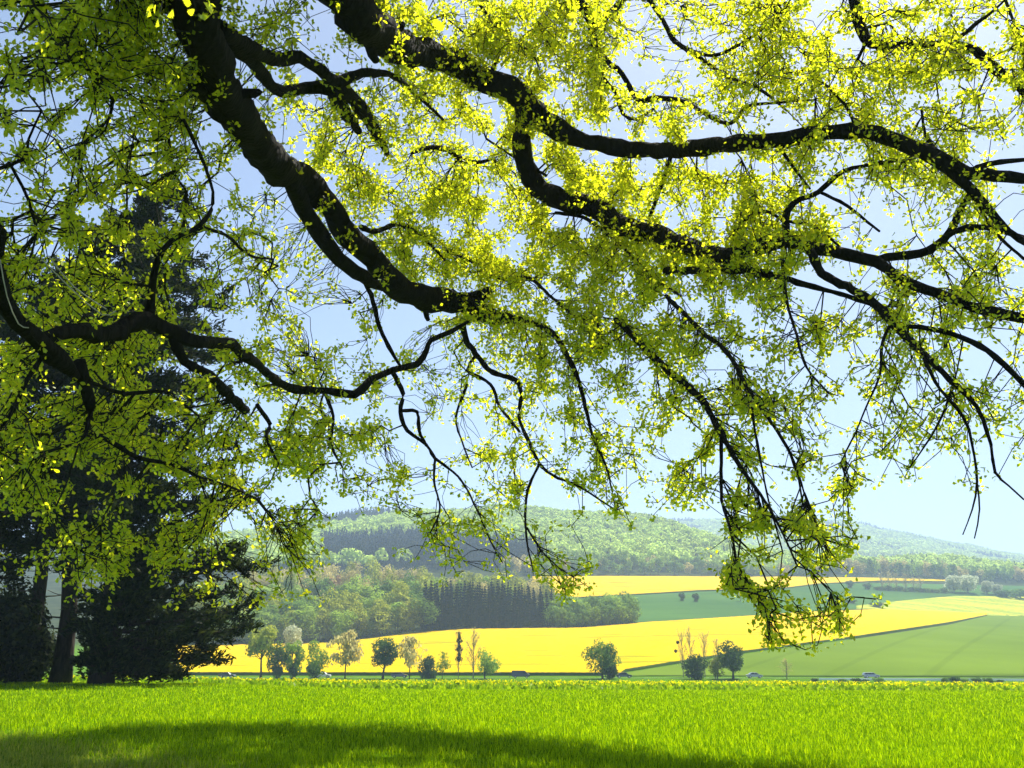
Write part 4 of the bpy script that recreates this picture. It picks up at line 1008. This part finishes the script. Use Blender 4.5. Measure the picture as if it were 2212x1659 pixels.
def oak():
    rng = np.random.default_rng(42)
    root = empty("oak_tree", (-9.5, 7.5, 0))
    tag(root, "huge old oak arching black limbs and fresh yellow green leaves over the meadow", "tree")
    base = np.array([-9.5, 7.5, 0.0])
    def part(nm, me): return obj(nm, me, root, None)
    # trunk, standing left of the picture
    zz = np.linspace(-.3, 15.5, 22)
    tp = np.stack([-9.5 + .25 * np.sin(zz * .4), 7.5 + .2 * np.sin(zz * .3 + 1), zz], -1)
    tr = np.interp(zz, [-.3, .6, 2, 8, 12, 15.5], [1.5, 1.15, .95, .8, .6, .3])
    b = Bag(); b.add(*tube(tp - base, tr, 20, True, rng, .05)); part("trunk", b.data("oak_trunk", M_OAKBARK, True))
    nodes, nrad = [], []
    heads = {0: (-9.5, 7.5, 8.6), 3: None, 6: (-9.4, 7.5, 11.6), 12: (-9.5, 7.5, 5.6)}
    upper = np.array([(-9.3, 7.6, 14.2), (-6, 11, 16.8), (-2, 15, 18.6), (2, 18.5, 20.2), (6, 19.5, 19.6), (10, 19, 17.5)])
    def add_limb(raw, shift, nm, head=None, sides=12):
        A = np.array([[float(c) for c in q.split(",")] for q in raw.split()])
        d = dmap(A[:, 0], A[:, 1]) + shift
        P = px(A[:, 0], A[:, 1], d); R = A[:, 2] * d / F / 2 * (.85 if shift > -.9 else .78)
        X = np.concatenate([P, R[:, None]], 1)
        if head is not None:
            h_ = np.array(head); m_ = h_ * .45 + P[0] * .55 + [0, 0, .5]
            X = np.concatenate([[[*h_, R[0] * 1.25], [*m_, R[0] * 1.1]], X])
        C = catmull(X, .28 if nm == "limb" else .16)
        n = len(C); amp = C[:, 3:4] * .22
        w = np.cumsum(rng.normal(size=(n, 3)), 0); w -= np.linspace(w[0], w[-1], n)
        jit = rng.normal(size=(n, 3)) * amp * .42 + np.stack([np.convolve(rng.normal(size=n + 4), np.ones(5) / 2.2, 'valid') for _ in range(3)], -1) * amp * .5; jit[0] *= .2
        C[:, :3] += np.convolve(np.ones(1), [1])[0] * jit
        rr = np.maximum(C[:, 3], .008) * (1 + .22 * (rng.random(n) > .9) * rng.random(n) + .10 * np.sin(np.arange(n) * 1.1 + rng.random() * 6) * rng.random(n) + rng.normal(size=n) * .04)
        bb = Bag(); bb.add(*tube(C[:, :3] - base, rr, sides, True, rng, .11))
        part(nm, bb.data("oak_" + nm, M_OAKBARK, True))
        nodes.extend(C[:, :3]); nrad.extend(rr)
    ub = catmull(upper, .4)
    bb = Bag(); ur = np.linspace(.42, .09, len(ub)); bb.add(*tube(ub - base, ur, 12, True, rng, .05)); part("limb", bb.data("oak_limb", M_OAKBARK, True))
    nodes.extend(ub); nrad.extend(ur)
    for i, (sh, raw) in enumerate(LIMBS):
        hd = heads.get(i)
        if i == 10: hd = (6.5, 19.4, 19.4)
        if i == 11: hd = (2.0, 18.4, 20.1)
        add_limb(raw, sh, "limb", hd, 14)
    for sh, raw in BRANCHES: add_limb(raw, sh, "branch", None, 8)

    big_ = [i for i, q in enumerate(nrad) if q > .16]
    for i in rng.choice(big_, 30, replace=False):
        o_ = nodes[i]; d_ = unit(rng.normal(size=3) + [.3, .2, -.1]); r_ = nrad[i] * rng.uniform(.14, .3); l_ = nrad[i] * rng.uniform(1.3, 2.1)
        sb = Bag(); sb.add(*tube(np.array([o_, o_ + d_ * l_ * .5, o_ + d_ * l_ * .8 + rng.normal(size=3) * .02, o_ + d_ * l_ + rng.normal(size=3) * .04]) - base, r_ * np.array([1.6, 1.1, .95, .7]), 7, True, rng, .1))
        part("broken_stub", sb.data("oak_stub", M_OAKBARK, True))
    # ---- leaf tufts sampled through the crown's volume
    grid = np.array([[int(c) for c in r_] for r_ in DENS], float)
    def vnoise(u, v, s, seed):
        r2 = np.random.default_rng(seed); g = r2.random((128, 128))
        a, b_ = (u + 900) / s, (v + 1500) / s
        i, j = a.astype(int) % 127, b_.astype(int) % 127; fa, fb = a % 1, b_ % 1
        return (g[j, i] * (1 - fa) + g[j, i + 1] * fa) * (1 - fb) + (g[j + 1, i] * (1 - fa) + g[j + 1, i + 1] * fa) * fb
    UU, VV, LS = [], [], []
    LEAF = .112
    for j in range(-13, 28):
        for i in range(-6, 51):
            inside = 0 <= j < 28 and 0 <= i < 45
            q = grid[min(max(j, 0), 27), min(max(i, 0), 44)]
            if not inside: q = min(q, 4) if j >= 0 else (9 if 200 <= i * 50 < 900 else 1)
            if q <= 0: continue
            u0, v0 = i * 50, j * 50
            inside = j >= -2
            d = float(dmap(u0 + 25, v0 + 25)); LF = float(np.interp(d, [13, 25], [.074, .118])); L = (LF if inside else .2) / d * F
            cov = min(.94, q / 9 * .85); tau = -math.log(1 - cov)
            nt = tau * 2500 / (.30 * L * L) / 8.0 * (8 if j < -1 and 200 <= i * 50 < 900 else 1.7 if j < 11 and i < 9 else 1)  # unseen crown above the view thickened here to shade the upper left leaves
            nt = rng.poisson(nt * (9 if 31 <= i <= 36 and j >= 21 else 5 if i > 30 and j > 19 else 4.3 if 14 <= i <= 33 and j < 16 else 3.6))
            gq = max(1, math.ceil(math.sqrt(nt))); pk = rng.permutation(gq * gq)[:nt]
            u = u0 + (pk % gq + rng.random(nt)) * 50 / gq; v = v0 + (pk // gq + rng.random(nt)) * 50 / gq
            wu, wv = (vnoise(u, v, 60, 5) - .5) * 120, (vnoise(u, v, 60, 6) - .5) * 110
            if u0 > 1500 and v0 > 950: u, v = u + wu, v + wv
            else: u, v = u + wu * .5, v + wv * .5
            f = .5 * vnoise(u, v, 30, 1) + .28 * vnoise(u, v, 70, 3) + .22 * vnoise(u, v, 150, 2)
            ok = rng.random(nt) < np.clip((f - .5) * 5.2 + .55, .02, 1)
            UU.append(u[ok]); VV.append(v[ok]); LS.append(np.full(ok.sum(), 0. if inside else 1.))
    U, Vv, LS = np.concatenate(UU), np.concatenate(VV), np.concatenate(LS)
    D = dmap(U, Vv) + rng.normal(size=len(U)) * np.where(LS > 0, 1.6, 1.2) + np.where(U < 800, 1.1, 1.05)
    A = px(U, Vv, D)
    ok = A[:, 2] > 1.2; A, LS, D = A[ok], LS[ok], D[ok]
    # ---- twigs growing out of the limbs towards the tufts
    par = [-1] * len(nodes); pos = [np.asarray(p) for p in nodes]; child_r = {}
    left = np.arange(len(A)); edges = []
    for rnd in range(14):
        if not len(left): break
        kd = kdtree.KDTree(len(pos))
        for i, p in enumerate(pos): kd.insert(p, i)
        kd.balance()
        nn = [kd.find(A[k] + (0, 0, .12)) for k in left]
        dist = np.array([q[2] for q in nn]); lim = max(.35, np.quantile(dist, .16)) if rnd < 13 else 1e9
        go = np.nonzero(dist <= lim)[0]; rest = np.ones(len(left), bool); rest[go] = False
        for g_ in go[::1]:
            k = left[g_]; p0 = pos[nn[g_][1]]; idx = nn[g_][1]; p1 = A[k]
            ns = max(1, int(dist[g_] / .28)); sag = .05 * dist[g_]; bow = rng.normal(size=3) * .10 * dist[g_]
            prev = idx
            for q in range(1, ns + 1):
                w_ = q / ns
                p = p0 * (1 - w_) + p1 * w_ + (rng.normal(size=3) * .035 if q < ns else 0) + (bow + (0, 0, sag)) * math.sin(math.pi * w_)
                pos.append(p); par.append(prev); edges.append((prev, len(pos) - 1)); prev = len(pos) - 1
        left = left[rest]
    n0 = len(nodes); N = len(pos); P = np.array(pos); par = np.array(par)
    load = np.zeros(N); load[n0:] = .25
    for i in range(N - 1, n0 - 1, -1):
        if par[i] >= n0: load[par[i]] += load[i]
    R = .0046 + .0042 * np.clip(load, 0, 80) ** .43
    e = np.array(edges); a_, b_ = P[e[:, 0]], P[e[:, 1]]
    ra = np.where(e[:, 0] < n0, np.minimum(R[e[:, 1]] * 1.2, .05), np.minimum(R[e[:, 0]], R[e[:, 1]] * 1.6)); rb = R[e[:, 1]]
    Tn = unit(b_ - a_); S1 = unit(np.cross(Tn, np.array([.31, .52, .79]))); S2 = np.cross(Tn, S1)
    vs = []
    for q in range(3):
        an = 2.0944 * q; o_ = S1 * math.cos(an) + S2 * math.sin(an)
        vs.append(a_ + o_ * ra[:, None]); 
    for q in range(3):
        an = 2.0944 * q; o_ = S1 * math.cos(an) + S2 * math.sin(an)
        vs.append(b_ + o_ * rb[:, None])
    V = np.stack(vs, 1).reshape(-1, 3) - base; i = np.arange(len(e))[:, None] * 6
    Q = np.concatenate([i + [q, (q + 1) % 3, 3 + (q + 1) % 3, 3 + q] for q in range(3)])
    tw = part("twigs", mesh_data("oak_twigs", V, [Q], M_TWIG)); tw["kind"] = "stuff"
    # ---- leaves
    def leaves(C, k, spread, size, lobed=False):
        n = len(C) * k; c = np.repeat(np.arange(len(C)), k)
        tw_ = unit(rng.normal(size=(len(C), 3)) + [0, 0, -.25])[c]
        ax = unit(tw_ * .5 + rng.normal(size=(n, 3)) * .75 + [0, 0, -.15])
        P_ = C[c] + rng.normal(size=(n, 3)) * (spread[c] if hasattr(spread, "__len__") else spread)[:, None] * .6 + ax * .02
        N_ = rng.normal(size=(n, 3)) * .8 + rng.normal(size=(len(C), 3))[c] * .5 + [0, 0, .6]; Bx = unit(np.cross(N_, ax)); Nz = np.cross(ax, Bx)
        L = ((size[c] if hasattr(size, "__len__") else size) * rng.uniform(.65, 1.25, n))[:, None]
        fold = rng.uniform(.05, .3, n)[:, None]
        if not lobed:
            prof = [(.34, .17), (.72, .33)]
            w1, w2 = .36 * rng.uniform(.8, 1.2, (n, 1)), .62 * rng.uniform(.8, 1.2, (n, 1))
            def pt(s, w): return P_ + ax * L * s + Bx * L * w * .5 + Nz * L * np.abs(w) * fold
            V = np.stack([P_, pt(.30, w1), pt(.70, w2), P_ + ax * L, pt(.70, -w2), pt(.30, -w1)], 1).reshape(-1, 3)
            i = np.arange(n)[:, None] * 6
            return V, [np.concatenate([i + [0, 1, 2, 3], i + [0, 3, 4, 5]])]
        half = [(.0, .0), (.12, .10), (.22, .24), (.30, .14), (.40, .36), (.50, .2), (.62, .46), (.72, .26), (.84, .36), (.92, .16), (1.0, .0)]
        sp = [P_ + ax * L * s - Nz * L * .0 for s, _ in half]
        pl = [P_ + ax * L * (s + .05) + Bx * L * w + Nz * L * w * fold * 2 for s, w in half]
        pr = [P_ + ax * L * (s + .05) - Bx * L * w + Nz * L * w * fold * 2 for s, w in half]
        m = len(half); V = np.stack(sp + pl + pr, 1).reshape(-1, 3); i = np.arange(n)[:, None] * (3 * m); qs = []
        for k_ in range(m - 1):
            qs.append(i + [k_, k_ + 1, m + k_ + 1, m + k_]); qs.append(i + [k_, 2 * m + k_, 2 * m + k_ + 1, k_ + 1])
        return V, [np.concatenate(qs)]
    inn = LS == 0
    big = D[inn] < 0
    V, Fq = leaves(A[inn], 8, np.interp(D[inn], [13, 25], [.068, .108]), np.interp(D[inn], [13, 25], [.074, .118]))
    fo = part("foliage", mesh_data("oak_foliage", V - base, Fq, M_OAKLEAF))
    V, Fq = leaves(A[~inn], 9, np.full((~inn).sum(), .3), np.full((~inn).sum(), .2))
    part("foliage", mesh_data("oak_upper_foliage", V - base, Fq, M_OAKLEAF))  # oversized leaves out of view, massed for the shade they cast
    # near twig with big lobed leaves at the top of the view
    near = np.array([(330, 8, 7.6), (345, 28, 7.4), (430, 5, 7.2), (425, 24, 7.4), (905, 8, 7.2), (925, 22, 7), (940, 10, 7.4), (1200, 8, 7.6), (1235, 26, 7.6), (1290, 20, 7.8)])
    C = px(near[:, 0], near[:, 1], near[:, 2])
    V, Fq = leaves(C, 3, np.full(len(C), .05), np.full(len(C), .085), True)
    part("foliage", mesh_data("oak_near_foliage", V - base, Fq, M_OAKLEAF))
    tb = Bag()
    for grp, top in (((0, 1), (300, -260)), ((2, 3), (450, -260)), ((4, 5, 6), (880, -260)), ((7, 8, 9), (1290, -260))):
        st = px(top[0], top[1], 7.5)
        for g_ in grp:
            c = catmull([st, (st + C[g_]) / 2 + rng.normal(size=3) * .15 + [0, 0, .2], C[g_]], .25); tb.add(*tube(c - base, np.linspace(.012, .003, len(c)), 5, False))
    part("twigs", tb.data("oak_near_twigs", M_TWIG, True))
    pb = Bag()
    for raw in ("90,560,3 150,620,3 220,680,3 250,672,2", "105,553,3 160,620,3 230,668,3", "0,560,3 15,640,3 40,700,4 62,708,3"):
        Aq = np.array([[float(c) for c in q.split(",")] for q in raw.split()]); c = catmull(px(Aq[:, 0], Aq[:, 1], 9.5), .15); pb.add(*tube(c - base, np.full(len(c), .006), 5))
    part("twigs", pb.data("oak_dead_twigs", M_PALETWIG, True))
    print("oak tufts", len(A), "nodes", N, "inside", inn.sum())
oak()

# ------------------------------------------------------------------ air
def haze():
    k = NT("haze_air")
    pv = k.n("VolumePrincipled"); pv.inputs["Color"].default_value = (.56, .74, 1.0, 1); pv.inputs["Density"].default_value = 0.00025
    k.l(pv.outputs[0], k.out.inputs["Volume"])
    x, y0, y1, z0, z1 = 5600, -5600, 5600, -20, 640
    V = [(-x, y0, z0), (x, y0, z0), (x, y1, z0), (-x, y1, z0), (-x, y0, z1), (x, y0, z1), (x, y1, z1), (-x, y1, z1)]
    me = bpy.data.meshes.new("haze"); me.from_pydata(V, [], [(0, 3, 2, 1), (4, 5, 6, 7), (0, 1, 5, 4), (1, 2, 6, 5), (2, 3, 7, 6), (3, 0, 4, 7)])
    me.materials.append(k.m); me.update()
    tag(obj("haze", me), "pale blue haze over the distant hills", "haze", kind="stuff")
haze()
